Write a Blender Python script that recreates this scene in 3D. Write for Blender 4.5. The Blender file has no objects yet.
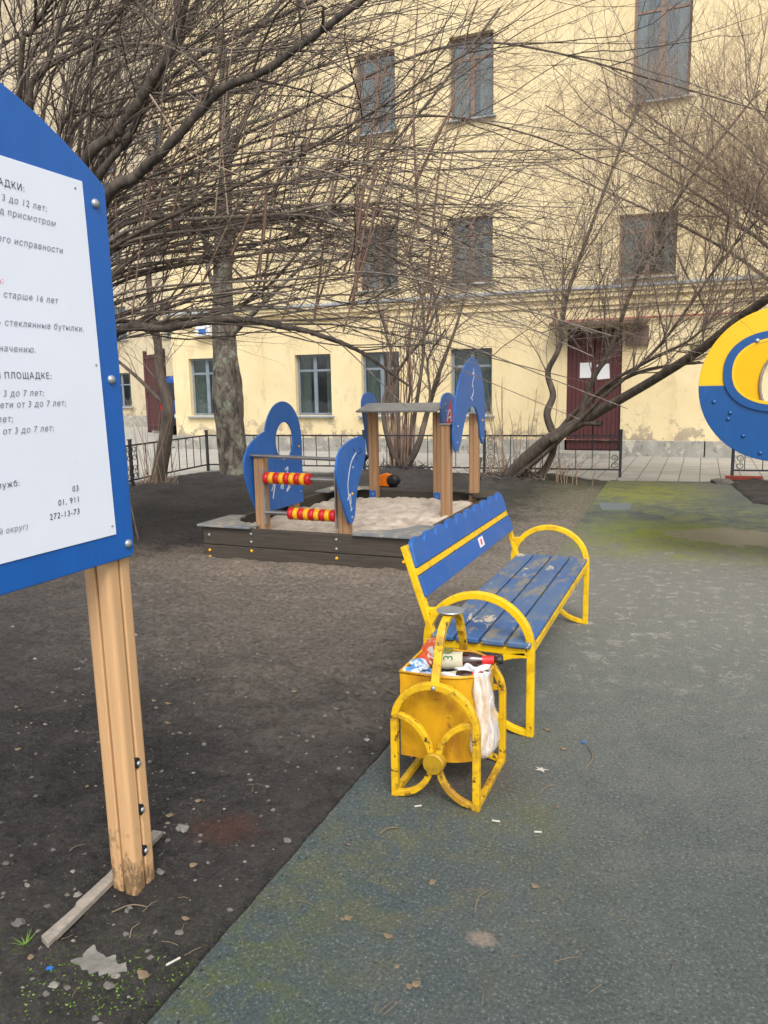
import bpy, bmesh, math, random
import numpy as np
from mathutils import Vector, noise
random.seed(7); rng = np.random.default_rng(11)
PI = math.pi
C = bpy.context.scene.collection
# ------------------------------------------------------------------ camera frame
# world axes: X runs along the facade to the right, Y away from the camera, Z up; the camera stands at (0, 0, 1.5)
FOC, YAW, PITCH, ROLL, H = 769., math.radians(22.5), math.radians(9.2), .018, 1.5
def uv(p): return Vector((p[0]*math.cos(YAW)-p[1]*math.sin(YAW), p[0]*math.sin(YAW)+p[1]*math.cos(YAW), p[2]))
F_ = (0, math.cos(PITCH), -math.sin(PITCH)); U0 = (0, math.sin(PITCH), math.cos(PITCH)); c_, s_ = math.cos(ROLL), math.sin(ROLL)
CR = uv((c_-s_*U0[0], -s_*U0[1], -s_*U0[2])); CU = uv((s_+c_*U0[0], c_*U0[1], c_*U0[2])); CF = uv(F_)
def ray(x, y): return CF + CR*((x-384)/FOC) + CU*((512-y)/FOC)
def G(x, y, z=0.):                       # survey helper: ground-level point seen along a sight line
    d = ray(x, y); t = (z-H)/d.z; return Vector((d.x*t, d.y*t, z))
def V(x, y, v):                          # point on the plane Y = v
    d = ray(x, y); t = v/d.y; return Vector((d.x*t, v, H+d.z*t))
def U(x, y, u):                          # point on the plane X = u
    d = ray(x, y); t = u/d.x; return Vector((u, d.y*t, H+d.z*t))
cam = bpy.data.cameras.new('camera'); co = bpy.data.objects.new('camera', cam); C.objects.link(co)
from mathutils import Matrix
co.matrix_world = Matrix(((CR.x, CU.x, -CF.x, 0), (CR.y, CU.y, -CF.y, 0), (CR.z, CU.z, -CF.z, H), (0, 0, 0, 1)))
cam.sensor_fit = 'VERTICAL'; cam.sensor_height = 36; cam.lens = 36*FOC/1024; cam.clip_end = 600; cam.clip_start = .05
S = bpy.context.scene; S.camera = co
# ------------------------------------------------------------------ light
SE, SR = math.radians(48), math.radians(150)
w = bpy.data.worlds.new('World'); S.world = w; w.use_nodes = True
nt = w.node_tree; bg = nt.nodes['Background']; sky = nt.nodes.new('ShaderNodeTexSky'); sky.sky_type = 'NISHITA'; sky.sun_disc = False
sky.sun_elevation = SE; sky.sun_rotation = SR; sky.air_density = 1.2; sky.dust_density = 4
hs = nt.nodes.new('ShaderNodeHueSaturation'); hs.inputs['Saturation'].default_value = .25
nt.links.new(sky.outputs[0], hs.inputs['Color']); nt.links.new(hs.outputs[0], bg.inputs[0]); bg.inputs[1].default_value = .15
sl = bpy.data.lights.new('sun', 'SUN'); sl.energy = 1.1; sl.angle = math.radians(25); sl.color = (1, .95, .88)
so = bpy.data.objects.new('sun', sl); C.objects.link(so)
sd = Vector((math.sin(SR)*math.cos(SE), math.cos(SR)*math.cos(SE), math.sin(SE))); so.rotation_euler = sd.to_track_quat('Z', 'Y').to_euler()
so['label'] = 'sun'
S.view_settings.view_transform = 'Standard'; S.view_settings.look = 'None'; S.view_settings.exposure = .84; S.view_settings.gamma = 1
# ------------------------------------------------------------------ materials
def srgb(r, g, b): return tuple((c/255/12.92 if c/255 <= .04045 else ((c/255+.055)/1.055)**2.4) for c in (r, g, b))
class NT:
    def __init__(s, name):
        s.m = bpy.data.materials.new(name); s.m.use_nodes = True; s.t = s.m.node_tree; s.b = s.t.nodes['Principled BSDF']
        s.co = s.t.nodes.new('ShaderNodeTexCoord').outputs['Object']
    def n(s, ty, **kw):
        x = s.t.nodes.new('ShaderNode'+ty)
        for k, v in kw.items(): setattr(x, k, v)
        return x
    def l(s, a, b): s.t.links.new(a, b)
    def val(s, x, sock):
        if hasattr(x, 'is_output') or isinstance(x, bpy.types.NodeSocket): s.l(x, sock)
        else: sock.default_value = (*x, 1) if isinstance(x, tuple) and len(x) == 3 and sock.type == 'RGBA' else x
    def noise(s, scale, detail=5, rough=.6, vec=None, dist=0):
        x = s.n('TexNoise'); x.inputs['Scale'].default_value = scale; x.inputs['Detail'].default_value = detail
        x.inputs['Roughness'].default_value = rough; x.inputs['Distortion'].default_value = dist; s.l(vec or s.co, x.inputs['Vector']); return x.outputs['Fac']
    def ramp(s, x, lo, hi):
        r = s.n('MapRange'); r.inputs['From Min'].default_value = lo; r.inputs['From Max'].default_value = hi; s.val(x, r.inputs['Value']); return r.outputs[0]
    def mth(s, op, a, b=0.):
        x = s.n('Math', operation=op); s.val(a, x.inputs[0]); s.val(b, x.inputs[1]); return x.outputs[0]
    def mix(s, f, a, b, bt='MIX'):
        x = s.n('Mix', data_type='RGBA', blend_type=bt); s.val(f, x.inputs[0]); s.val(a, x.inputs[6]); s.val(b, x.inputs[7]); return x.outputs[2]
    def scaled(s, v):
        x = s.n('Mapping'); x.inputs['Scale'].default_value = v; s.l(s.co, x.inputs['Vector']); return x.outputs[0]
    def ell(s, cx, cy, rx, ry, rot=0, soft=.35, nz=None, amt=.8):
        x = s.n('Mapping', vector_type='TEXTURE'); x.inputs['Location'].default_value = (cx, cy, 0); x.inputs['Rotation'].default_value = (0, 0, rot)
        x.inputs['Scale'].default_value = (rx, ry, 1e6); s.l(s.co, x.inputs['Vector'])
        g = s.n('VectorMath', operation='LENGTH'); s.l(x.outputs[0], g.inputs[0]); d = g.outputs['Value']
        if nz is not None: d = s.mth('ADD', d, s.mth('MULTIPLY', s.mth('SUBTRACT', nz, .5), amt*2))
        return s.ramp(d, 1+soft, 1-soft)
    def bump(s, h, st=.3, dist=.01, prev=None):
        x = s.n('Bump'); x.inputs['Strength'].default_value = st; x.inputs['Distance'].default_value = dist; s.l(h, x.inputs['Height'])
        if prev is not None: s.l(prev, x.inputs['Normal'])
        return x.outputs[0]
    def out(s, col, rough=.6, normal=None, metal=0, spec=None):
        s.val(col, s.b.inputs['Base Color']); s.val(rough, s.b.inputs['Roughness']); s.b.inputs['Metallic'].default_value = metal
        if spec is not None: s.b.inputs['Specular IOR Level'].default_value = spec
        if normal is not None: s.l(normal, s.b.inputs['Normal'])
        return s.m
def M(name, col, rough=.55, metal=0, var=.18, scale=6, spots=(), bst=.15, bsc=80, spec=None, stretch=None):
    t = NT(name); v = t.scaled(stretch) if stretch else t.co
    c = t.mix(t.ramp(t.noise(scale, 6, .65, v), .3, .7), tuple(k*(1-var) for k in col), tuple(min(1, k*(1+var)) for k in col))
    for (sc, sz, th, so_) in spots: c = t.mix(t.ramp(t.noise(sz, 7, .7, v, .4), th, th+so_), c, sc)
    return t.out(c, rough, t.bump(t.noise(bsc, 4, .6, v), bst, .003), metal, spec)
DIRTY = srgb(70, 62, 50)
Mt = {}
Mt['blue'] = M('blue_panel_plastic', srgb(36, 98, 174), .42, spots=[(srgb(60, 110, 175), 5, .56, .2), (srgb(40, 60, 90), 14, .66, .1)], var=.1)
Mt['board_blue'] = M('board_blue_plastic', srgb(12, 82, 156), .38, spots=[(srgb(40, 70, 110), 3, .62, .25)], var=.08, stretch=(3, 3, .5))
Mt['yellow_paint'] = M('worn_yellow_paint', srgb(214, 174, 14), .4, spots=[(srgb(176, 134, 20), 9, .5, .18), (srgb(92, 62, 26), 24, .62, .05)], var=.08, bst=.25)
Mt['bin_yellow'] = M('rusty_yellow_sheet', srgb(198, 148, 14), .45, spots=[(srgb(160, 108, 20), 7, .46, .2), (srgb(84, 56, 24), 18, .6, .08)], var=.1, bst=.3, stretch=(1, 1, .6))
Mt['bin_disc'] = M('stained_olive_yellow', srgb(158, 124, 16), .5, spots=[(srgb(110, 88, 24), 12, .5, .15)], bst=.4)
Mt['bin_frame'] = M('grubby_yellow_paint', srgb(204, 162, 18), .45, spots=[(srgb(150, 112, 34), 11, .46, .16), (srgb(72, 50, 28), 26, .57, .06)], var=.1, bst=.3)
Mt['seat_blue'] = M('peeling_blue_paint', srgb(46, 84, 132), .5, spots=[(srgb(84, 100, 118), 5, .42, .25), (srgb(112, 110, 102), 13, .53, .05), (srgb(170, 160, 140), 9, .61, .012)], var=.15, bst=.3, stretch=(1, .45, 1))
Mt['back_blue'] = M('bench_back_paint', srgb(30, 82, 150), .48, spots=[(srgb(56, 92, 140), 4, .52, .2), (srgb(190, 190, 180), 20, .73, .02)], var=.1, bst=.2)
def wood(name, col, dark=.55, grain=(30, 30, 1.2)):
    t = NT(name); v = t.scaled(grain)
    c = t.mix(t.ramp(t.noise(1.6, 8, .7, v, .6), .25, .75), tuple(k*dark for k in col), col)
    c = t.mix(t.ramp(t.noise(2.5, 5, .6), .55, .8), c, tuple(k*.75 for k in col))
    z = t.n('SeparateXYZ'); t.l(t.co, z.inputs[0])
    low = t.ramp(z.outputs[2], .36, .0); m = t.ramp(t.mth('ADD', t.noise(22, 8, .8, t.scaled((1, 1, .5))), t.mth('MULTIPLY', low, .26)), .66, .78)
    c = t.mix(t.mth('MULTIPLY', m, .75), c, srgb(62, 50, 38))
    return t.out(c, .6, t.bump(t.noise(4, 8, .7, v), .25, .003))
Mt['wood'] = wood('varnished_pine', srgb(198, 158, 114), .74)
Mt['post_wood'] = wood('sandbox_post_pine', srgb(176, 136, 98), .62)
t = NT('weathered_plank'); v = t.scaled((1.2, 1.2, 30))
Mt['box_wood'] = t.out(t.mix(t.ramp(t.noise(2, 8, .7, v, .5), .3, .7), srgb(44, 39, 34), srgb(78, 70, 60)), .7, t.bump(t.noise(5, 7, .7, v), .35, .004))
Mt['zinc'] = M('galvanised_steel', srgb(150, 156, 160), .42, .6, bst=.1)
Mt['steel'] = M('brushed_pipe', srgb(150, 150, 150), .35, .8, bst=.1)
Mt['white'] = M('white_printed_sheet', srgb(206, 211, 222), .45, var=.03, scale=3, spots=[(srgb(192, 192, 200), 4, .62, .2)], bst=.03)
Mt['ink'] = M('grey_print', srgb(118, 118, 128), .6, var=.1)
Mt['ink_dark'] = M('dark_print', srgb(52, 54, 70), .6, var=.1)
Mt['ink_red'] = M('red_print', srgb(214, 60, 80), .6, var=.1)
Mt['iron'] = M('black_fence_paint', srgb(42, 44, 50), .55, bst=.2)
Mt['red_bead'] = M('red_plastic', srgb(188, 26, 34), .4, var=.1)
Mt['yel_bead'] = M('yellow_plastic', srgb(222, 160, 20), .4, var=.1)
Mt['drum_yellow'] = M('drum_yellow_plastic', srgb(216, 170, 2), .35, var=.04, bst=.06, spots=[(srgb(226, 178, 20), 3, .6, .2)])
Mt['drum_blue'] = M('drum_blue_plastic', srgb(0, 68, 126), .35, var=.06, bst=.06, spots=[(srgb(40, 100, 160), 3, .58, .25)], stretch=(3, 3, .6))
Mt['orange'] = M('orange_plastic', srgb(236, 120, 20), .4, var=.1)
Mt['black'] = M('black_plastic', srgb(28, 28, 30), .5, var=.2)
Mt['grey_top'] = M('grey_laminate', srgb(122, 122, 120), .55, spots=[(srgb(150, 146, 136), 8, .55, .15)], bst=.2)
Mt['blue_dirty'] = M('grimy_seat_laminate', srgb(112, 116, 120), .6, spots=[(srgb(150, 142, 128), 6, .48, .12), (srgb(50, 74, 110), 12, .62, .06)], bst=.3)
Mt['scrib'] = M('white_scribble', srgb(196, 204, 214), .6)
Mt['paper'] = M('white_paper', srgb(200, 201, 202), .7, var=.04)
Mt['stone'] = M('grey_stone', srgb(92, 88, 83), .85, var=.35, scale=12, bst=.5, bsc=50)
Mt['pale_stone'] = M('pale_stone', srgb(120, 116, 109), .85, var=.25, scale=12, bst=.4, bsc=50)
Mt['concrete'] = M('crumbled_concrete', srgb(112, 110, 104), .9, var=.3, scale=25, bst=.8, bsc=60)
Mt['brick'] = M('red_brick', srgb(130, 52, 40), .85, var=.25)
Mt['plank'] = M('grey_old_board', srgb(136, 128, 118), .8, var=.3, scale=4, bst=.5, stretch=(8, 8, 8))
Mt['butt'] = M('cigarette_paper', srgb(172, 168, 158), .8, var=.1)
Mt['filter'] = M('cigarette_filter', srgb(196, 150, 96), .8, var=.1)
Mt['twig'] = M('dry_twig', srgb(112, 98, 80), .8, var=.3)
Mt['leaf'] = M('dry_leaf', srgb(112, 96, 76), .8, var=.3)
Mt['glass_brown'] = M('brown_bottle_glass', srgb(46, 20, 12), .12, var=.2, bst=.02, spec=.8)
Mt['cream'] = M('cream_label', srgb(176, 170, 146), .6, var=.05)
Mt['green_ink'] = M('green_label_print', srgb(24, 96, 56), .6)
Mt['red_label'] = M('red_label', srgb(206, 34, 36), .5, spots=[(srgb(230, 200, 190), 30, .62, .03)])
Mt['blue_pack'] = M('blue_wrapper', srgb(70, 124, 180), .35, spots=[(srgb(200, 206, 212), 22, .46, .04)], bst=.6, bsc=30)
Mt['orange_pack'] = M('orange_wrapper', srgb(196, 70, 30), .4, spots=[(srgb(206, 202, 196), 24, .5, .03)], bst=.4, bsc=30)
t = NT('crinkled_film'); tr = t.n('BsdfTransparent'); mx = t.n('MixShader'); nz = t.noise(16, 5, .6, t.scaled((1, 1, .4)), 1.5)
t.out(srgb(236, 232, 228), .2, t.bump(nz, .7, .02)); t.b.inputs['Subsurface Weight'].default_value = 0
t.l(t.ramp(nz, .2, .75), mx.inputs[0]); t.l(tr.outputs[0], mx.inputs[1]); t.l(t.b.outputs[0], mx.inputs[2])
mp = t.n('MapRange'); mp.inputs['From Min'].default_value = .3; mp.inputs['From Max'].default_value = .7; mp.inputs['To Min'].default_value = .12; mp.inputs['To Max'].default_value = .85; t.l(nz, mp.inputs['Value']); t.l(mp.outputs[0], mx.inputs[0])
t.l(mx.outputs[0], t.t.nodes['Material Output'].inputs[0]); Mt['film'] = t.m
def bark(name, a, b, sc=14):
    t = NT(name); v = t.scaled((1, 1, .3))
    return t.out(t.mix(t.ramp(t.noise(sc, 8, .7, v, .5), .35, .65), a, b), .85, t.bump(t.noise(sc*2, 7, .7, v), .6, .02))
Mt['bark_dark'] = bark('dark_willow_bark', srgb(56, 48, 43), srgb(102, 90, 78))
Mt['bark_black'] = bark('damp_black_bark', srgb(34, 29, 27), srgb(84, 74, 64), 22)
Mt['bark_mid'] = bark('grey_brown_twig_bark', srgb(88, 77, 70), srgb(140, 127, 115))
Mt['bark_light'] = bark('light_grey_twig_bark', srgb(110, 98, 88), srgb(150, 138, 124))
Mt['bark_tan'] = bark('tan_shoot_bark', srgb(128, 106, 88), srgb(168, 148, 124))
Mt['bark_red'] = bark('reddish_shoot_bark', srgb(104, 80, 68), srgb(140, 114, 98))
t = NT('old_trunk_bark'); v = t.scaled((1, 1, .4))
c = t.mix(t.ramp(t.noise(9, 8, .75, v, .8), .4, .62), srgb(52, 46, 42), srgb(124, 114, 102)); c = t.mix(t.ramp(t.noise(4, 6, .7), .52, .66), c, srgb(138, 146, 126))
c = t.mix(t.mth('MULTIPLY', t.ell(-7.6, 11.3, 9, 9), t.ramp(t.noise(3, 5), .5, .7)), c, srgb(100, 100, 78))
Mt['bark_old'] = t.out(c, .9, t.bump(t.noise(12, 8, .75, v, .8), 1, .06))
# plaster
def plaster(name, a, b, stain, patch):
    t = NT(name); n1 = t.noise(1.1, 7, .65); n2 = t.noise(3.5, 7, .7, t.scaled((1, 1, .35)), .5)
    c = t.mix(t.ramp(n1, .35, .7), a, b); c = t.mix(t.ramp(n2, .54, .74), c, stain)
    z = t.n('SeparateXYZ'); t.l(t.co, z.inputs[0]); low = t.ramp(z.outputs[2], 1.3, .3)
    c = t.mix(t.mth('MULTIPLY', t.ramp(t.mth('ADD', t.noise(2.4, 8, .75), t.mth('MULTIPLY', low, .16)), .62, .66), low), c, patch)
    return t.out(c, .85, t.bump(t.noise(30, 6, .7), .25, .01))
Mt['plaster'] = plaster('yellow_plaster', srgb(203, 184, 142), srgb(214, 198, 158), srgb(182, 163, 128), srgb(146, 134, 116))
Mt['plaster_old'] = plaster('faded_beige_plaster', srgb(176, 162, 134), srgb(190, 178, 152), srgb(150, 136, 112), srgb(112, 104, 92))
Mt['plinth'] = M('grey_plinth_stone', srgb(140, 138, 130), .85, var=.25, scale=4, spots=[(srgb(172, 166, 152), 5, .55, .05), (srgb(96, 92, 86), 9, .6, .05)], bst=.6, bsc=20)
Mt['win_frame'] = M('grey_window_frame', srgb(112, 122, 132), .5, spots=[(srgb(150, 152, 150), 14, .6, .1)])
Mt['win_brown'] = M('brown_window_frame', srgb(112, 92, 80), .6)
Mt['flash'] = M('sill_flashing', srgb(150, 158, 166), .45, .3)
Mt['curtain'] = M('net_curtain', srgb(190, 190, 180), .8, var=.2, scale=3, stretch=(14, 14, .5), bst=.3, bsc=10)
Mt['interior'] = M('dark_room', srgb(96, 98, 96), .9)
t = NT('window_glass'); gl = t.n('BsdfGlossy'); gl.inputs['Roughness'].default_value = .03; gl.inputs['Color'].default_value = (.8, .86, .9, 1); tr = t.n('BsdfTransparent'); tr.inputs[0].default_value = (.62, .68, .68, 1)
mx = t.n('MixShader'); lw = t.n('LayerWeight'); lw.inputs[0].default_value = .35; mm = t.mth('ADD', t.mth('MULTIPLY', lw.outputs['Facing'], .4), .08)
t.l(mm, mx.inputs[0]); t.l(tr.outputs[0], mx.inputs[1]); t.l(gl.outputs[0], mx.inputs[2]); t.l(t.bump(t.noise(2, 2), .1, .02), gl.inputs['Normal']); t.l(mx.outputs[0], t.t.nodes['Material Output'].inputs[0]); Mt['glass'] = t.m
Mt['door_red'] = M('oxblood_door_paint', srgb(74, 34, 36), .55, spots=[(srgb(70, 34, 34), 5, .55, .15)], stretch=(6, 6, .5), bst=.3)
Mt['roof_brown'] = M('brown_sheet', srgb(98, 78, 66), .6)
Mt['pipe_red'] = M('red_pipe_paint', srgb(150, 72, 66), .5)
Mt['car_blue'] = M('blue_car_paint', srgb(20, 74, 150), .25, .2, var=.05, bst=0)
Mt['car_glass'] = M('dark_car_glass', srgb(24, 30, 36), .08, bst=0)
Mt['tyre'] = M('rubber_tyre', srgb(26, 26, 27), .85)
Mt['lamp_red'] = M('tail_lamp_red', srgb(150, 16, 18), .2)
Mt['moss_green'] = M('fresh_grass', srgb(86, 116, 34), .7, var=.3)
# soil
t = NT('soil'); nA = t.noise(1.2, 8, .7, None, .3); nB = t.noise(30, 8, .8); nC = t.noise(140, 4, .7)
c = t.mix(t.ramp(nA, .35, .7), srgb(62, 60, 60), srgb(94, 90, 87)); c = t.mix(t.mth('MULTIPLY', t.ramp(t.noise(7, 8, .75), .5, .62), .55), c, srgb(46, 44, 44))
SP = []
for px, py, rx, ry, col, a in [(330, 582, 1.9, 1.0, (196, 178, 158), .55), (140, 600, 1.9, 1.0, (104, 99, 95), .5), (545, 545, .8, 2.2, (170, 160, 146), .5), (380, 625, 1.5, 1.3, (132, 123, 114), .5), (590, 500, .6, 1.5, (150, 141, 126), .5)]:
    g = G(px, py); SP.append((t.ell(g.x, g.y, rx, ry, 0, .5, t.noise(2.6, 8, .78), 1.1), col))
nD = t.noise(62, 6, .8); c = t.mix(t.ramp(nB, .52, .66), c, srgb(46, 45, 45)); c = t.mix(t.mth('MULTIPLY', t.ramp(nD, .54, .64), .6), c, srgb(50, 48, 48)); c = t.mix(t.mth('MULTIPLY', t.ramp(nD, .46, .36), .5), c, srgb(122, 114, 106)); c = t.mix(t.ramp(nC, .6, .7), c, srgb(130, 122, 114))
for m_, col in SP: c = t.mix(t.mth('MULTIPLY', m_, .72), c, t.mix(t.ramp(nB, .4, .62), srgb(*[min(255, q*1.12) for q in col]), srgb(*[q*.72 for q in col])))
g = G(225, 828); c = t.mix(t.mth('MULTIPLY', t.ell(g.x, g.y, .12, .08, 0, .5, t.noise(30, 8, .8), 1.6), .4), c, srgb(112, 66, 50))
g = G(120, 985); mo = t.mth('MULTIPLY', t.ell(g.x, g.y, .45, .3, 0, .5, t.noise(9, 6, .7), .6), t.ramp(t.noise(70, 4, .7), .58, .66)); c = t.mix(mo, c, srgb(90, 112, 44))
g = G(590, 495); mo = t.mth('MULTIPLY', t.ell(g.x, g.y, .9, 1.6, 0, .5, t.noise(4, 6, .7), .8), .25); c = t.mix(mo, c, srgb(96, 104, 60))
b1 = t.bump(t.noise(9, 8, .75), 1, .07); b2 = t.bump(nB, 1, .035, b1); b3 = t.bump(nC, .8, .01, b2)
Mt['soil'] = t.out(c, .95, b3, 0, .2)
# rubber paving
t = NT('rubber_crumb_paving'); n1 = t.noise(1.6, 8, .7, None, .4); n2 = t.noise(5, 8, .75); cr = t.noise(95, 5, .9); mid = t.noise(40, 6, .8)
c = t.mix(t.ramp(n1, .35, .68), srgb(63, 71, 70), srgb(86, 91, 87))
g = G(330, 860); c = t.mix(t.mth('MULTIPLY', t.ell(g.x, g.y, .5, 1.6, 0, .6, n2, .8), .55), c, srgb(54, 68, 74))
def dust(px, py, rx, ry, rot, col, amt, thr=None, nz=None, soft=.5, am=.9):
    global c
    g = G(px, py); m_ = t.ell(g.x, g.y, rx, ry, rot, soft, nz if nz is not None else n2, am)
    if thr is not None: m_ = t.mth('MULTIPLY', m_, t.ramp(t.noise(thr[0], 7, .75, None, .6), thr[1], thr[2]))
    c = t.mix(t.mth('MULTIPLY', m_, amt), c, srgb(*col))
dust(650, 590, 1.9, 2.2, 0, (122, 120, 112), .7)
dust(700, 720, 1.1, 1.2, 0, (96, 98, 94), .5)
dust(640, 600, 1.8, 1.6, 0, (168, 164, 154), .55, (11, .54, .64))
dust(450, 600, .5, 2, 0, (104, 100, 94), .6)
dust(660, 480, 1.6, 2.2, 0, (106, 104, 90), .5)
dust(640, 493, .75, 1.1, 0, (122, 128, 56), .85, (3.5, .36, .52))
dust(690, 515, 1.5, .9, 0, (118, 120, 66), .6, (3.5, .44, .6))
dust(672, 535, .8, .62, 0, (122, 130, 48), .9, (5, .36, .5))
dust(665, 552, 1.2, .4, 0, (122, 126, 56), .7, (5, .42, .56))
dust(750, 539, .75, .42, 0, (140, 130, 112), .8, None, None, .15, .9)
dust(250, 925, .26, .42, 0, (80, 88, 50), .55, (9, .44, .6))
dust(330, 880, .3, .35, 0, (84, 88, 60), .45, (8, .46, .62))
dust(480, 815, .34, .22, 0, (86, 90, 54), .5, (8, .42, .6))
dust(205, 1000, .3, .2, 0, (80, 90, 52), .5, (9, .44, .6))
dust(430, 880, .5, .45, 0, (90, 88, 66), .5, (8, .46, .64))
dust(520, 735, .2, .16, 0, (88, 92, 56), .4, (12, .45, .6))
dust(482, 943, .035, .028, 0, (132, 118, 106), .8, None, t.noise(40, 4), .4, .5)
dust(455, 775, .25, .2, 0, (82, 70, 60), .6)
c = t.mix(t.ramp(cr, .46, .34), c, srgb(28, 34, 36)); c = t.mix(t.mth('MULTIPLY', t.ramp(cr, .56, .66), .8), c, srgb(146, 150, 144)); c = t.mix(t.mth('MULTIPLY', t.ramp(mid, .58, .74), .5), c, srgb(44, 50, 50))
Mt['rubber'] = t.out(c, .9, t.bump(cr, .7, .006, t.bump(mid, .5, .01)), 0, .25)
t = NT('rubber_repair'); Mt['patch'] = t.out(t.mix(t.ramp(t.noise(150, 3, .8), .4, .6), srgb(70, 80, 84), srgb(112, 120, 120)), .9, t.bump(t.noise(120), .5, .006))
# paving slabs
t = NT('paving_slabs'); br = t.n('TexBrick'); br.offset = .0; br.inputs['Scale'].default_value = 1; br.inputs['Brick Width'].default_value = .3; br.inputs['Row Height'].default_value = .3
br.inputs['Mortar Size'].default_value = .008; br.inputs['Color1'].default_value = (*srgb(150, 148, 142), 1); br.inputs['Color2'].default_value = (*srgb(162, 158, 150), 1); br.inputs['Mortar'].default_value = (*srgb(84, 80, 74), 1)
t.l(t.co, br.inputs['Vector']); c = t.mix(t.mth('MULTIPLY', t.ramp(t.noise(1.5, 7, .7), .45, .7), .5), br.outputs['Color'], srgb(122, 118, 110))
xx = t.n('SeparateXYZ'); t.l(t.co, xx.inputs[0]); c = t.mix(t.ramp(xx.outputs[0], -3.6, -4.4), c, t.mix(t.ramp(t.noise(2.5, 7, .7), .4, .7), srgb(150, 148, 144), srgb(168, 166, 160)))
Mt['paving'] = t.out(c, .85, t.bump(t.noise(60, 6), .25, .006))
t = NT('asphalt'); Mt['asphalt'] = t.out(t.mix(t.noise(3, 8, .7), srgb(96, 94, 92), srgb(128, 126, 122)), .9, t.bump(t.noise(90), .4, .008))
t = NT('play_sand'); c = t.mix(t.ramp(t.noise(5, 8, .75), .35, .65), srgb(176, 160, 144), srgb(216, 203, 187)); c = t.mix(t.ramp(t.noise(24, 7, .8), .6, .72), c, srgb(120, 102, 86))
Mt['sand'] = t.out(c, .95, t.bump(t.noise(18, 8, .75), .8, .03), 0, .2)
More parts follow.
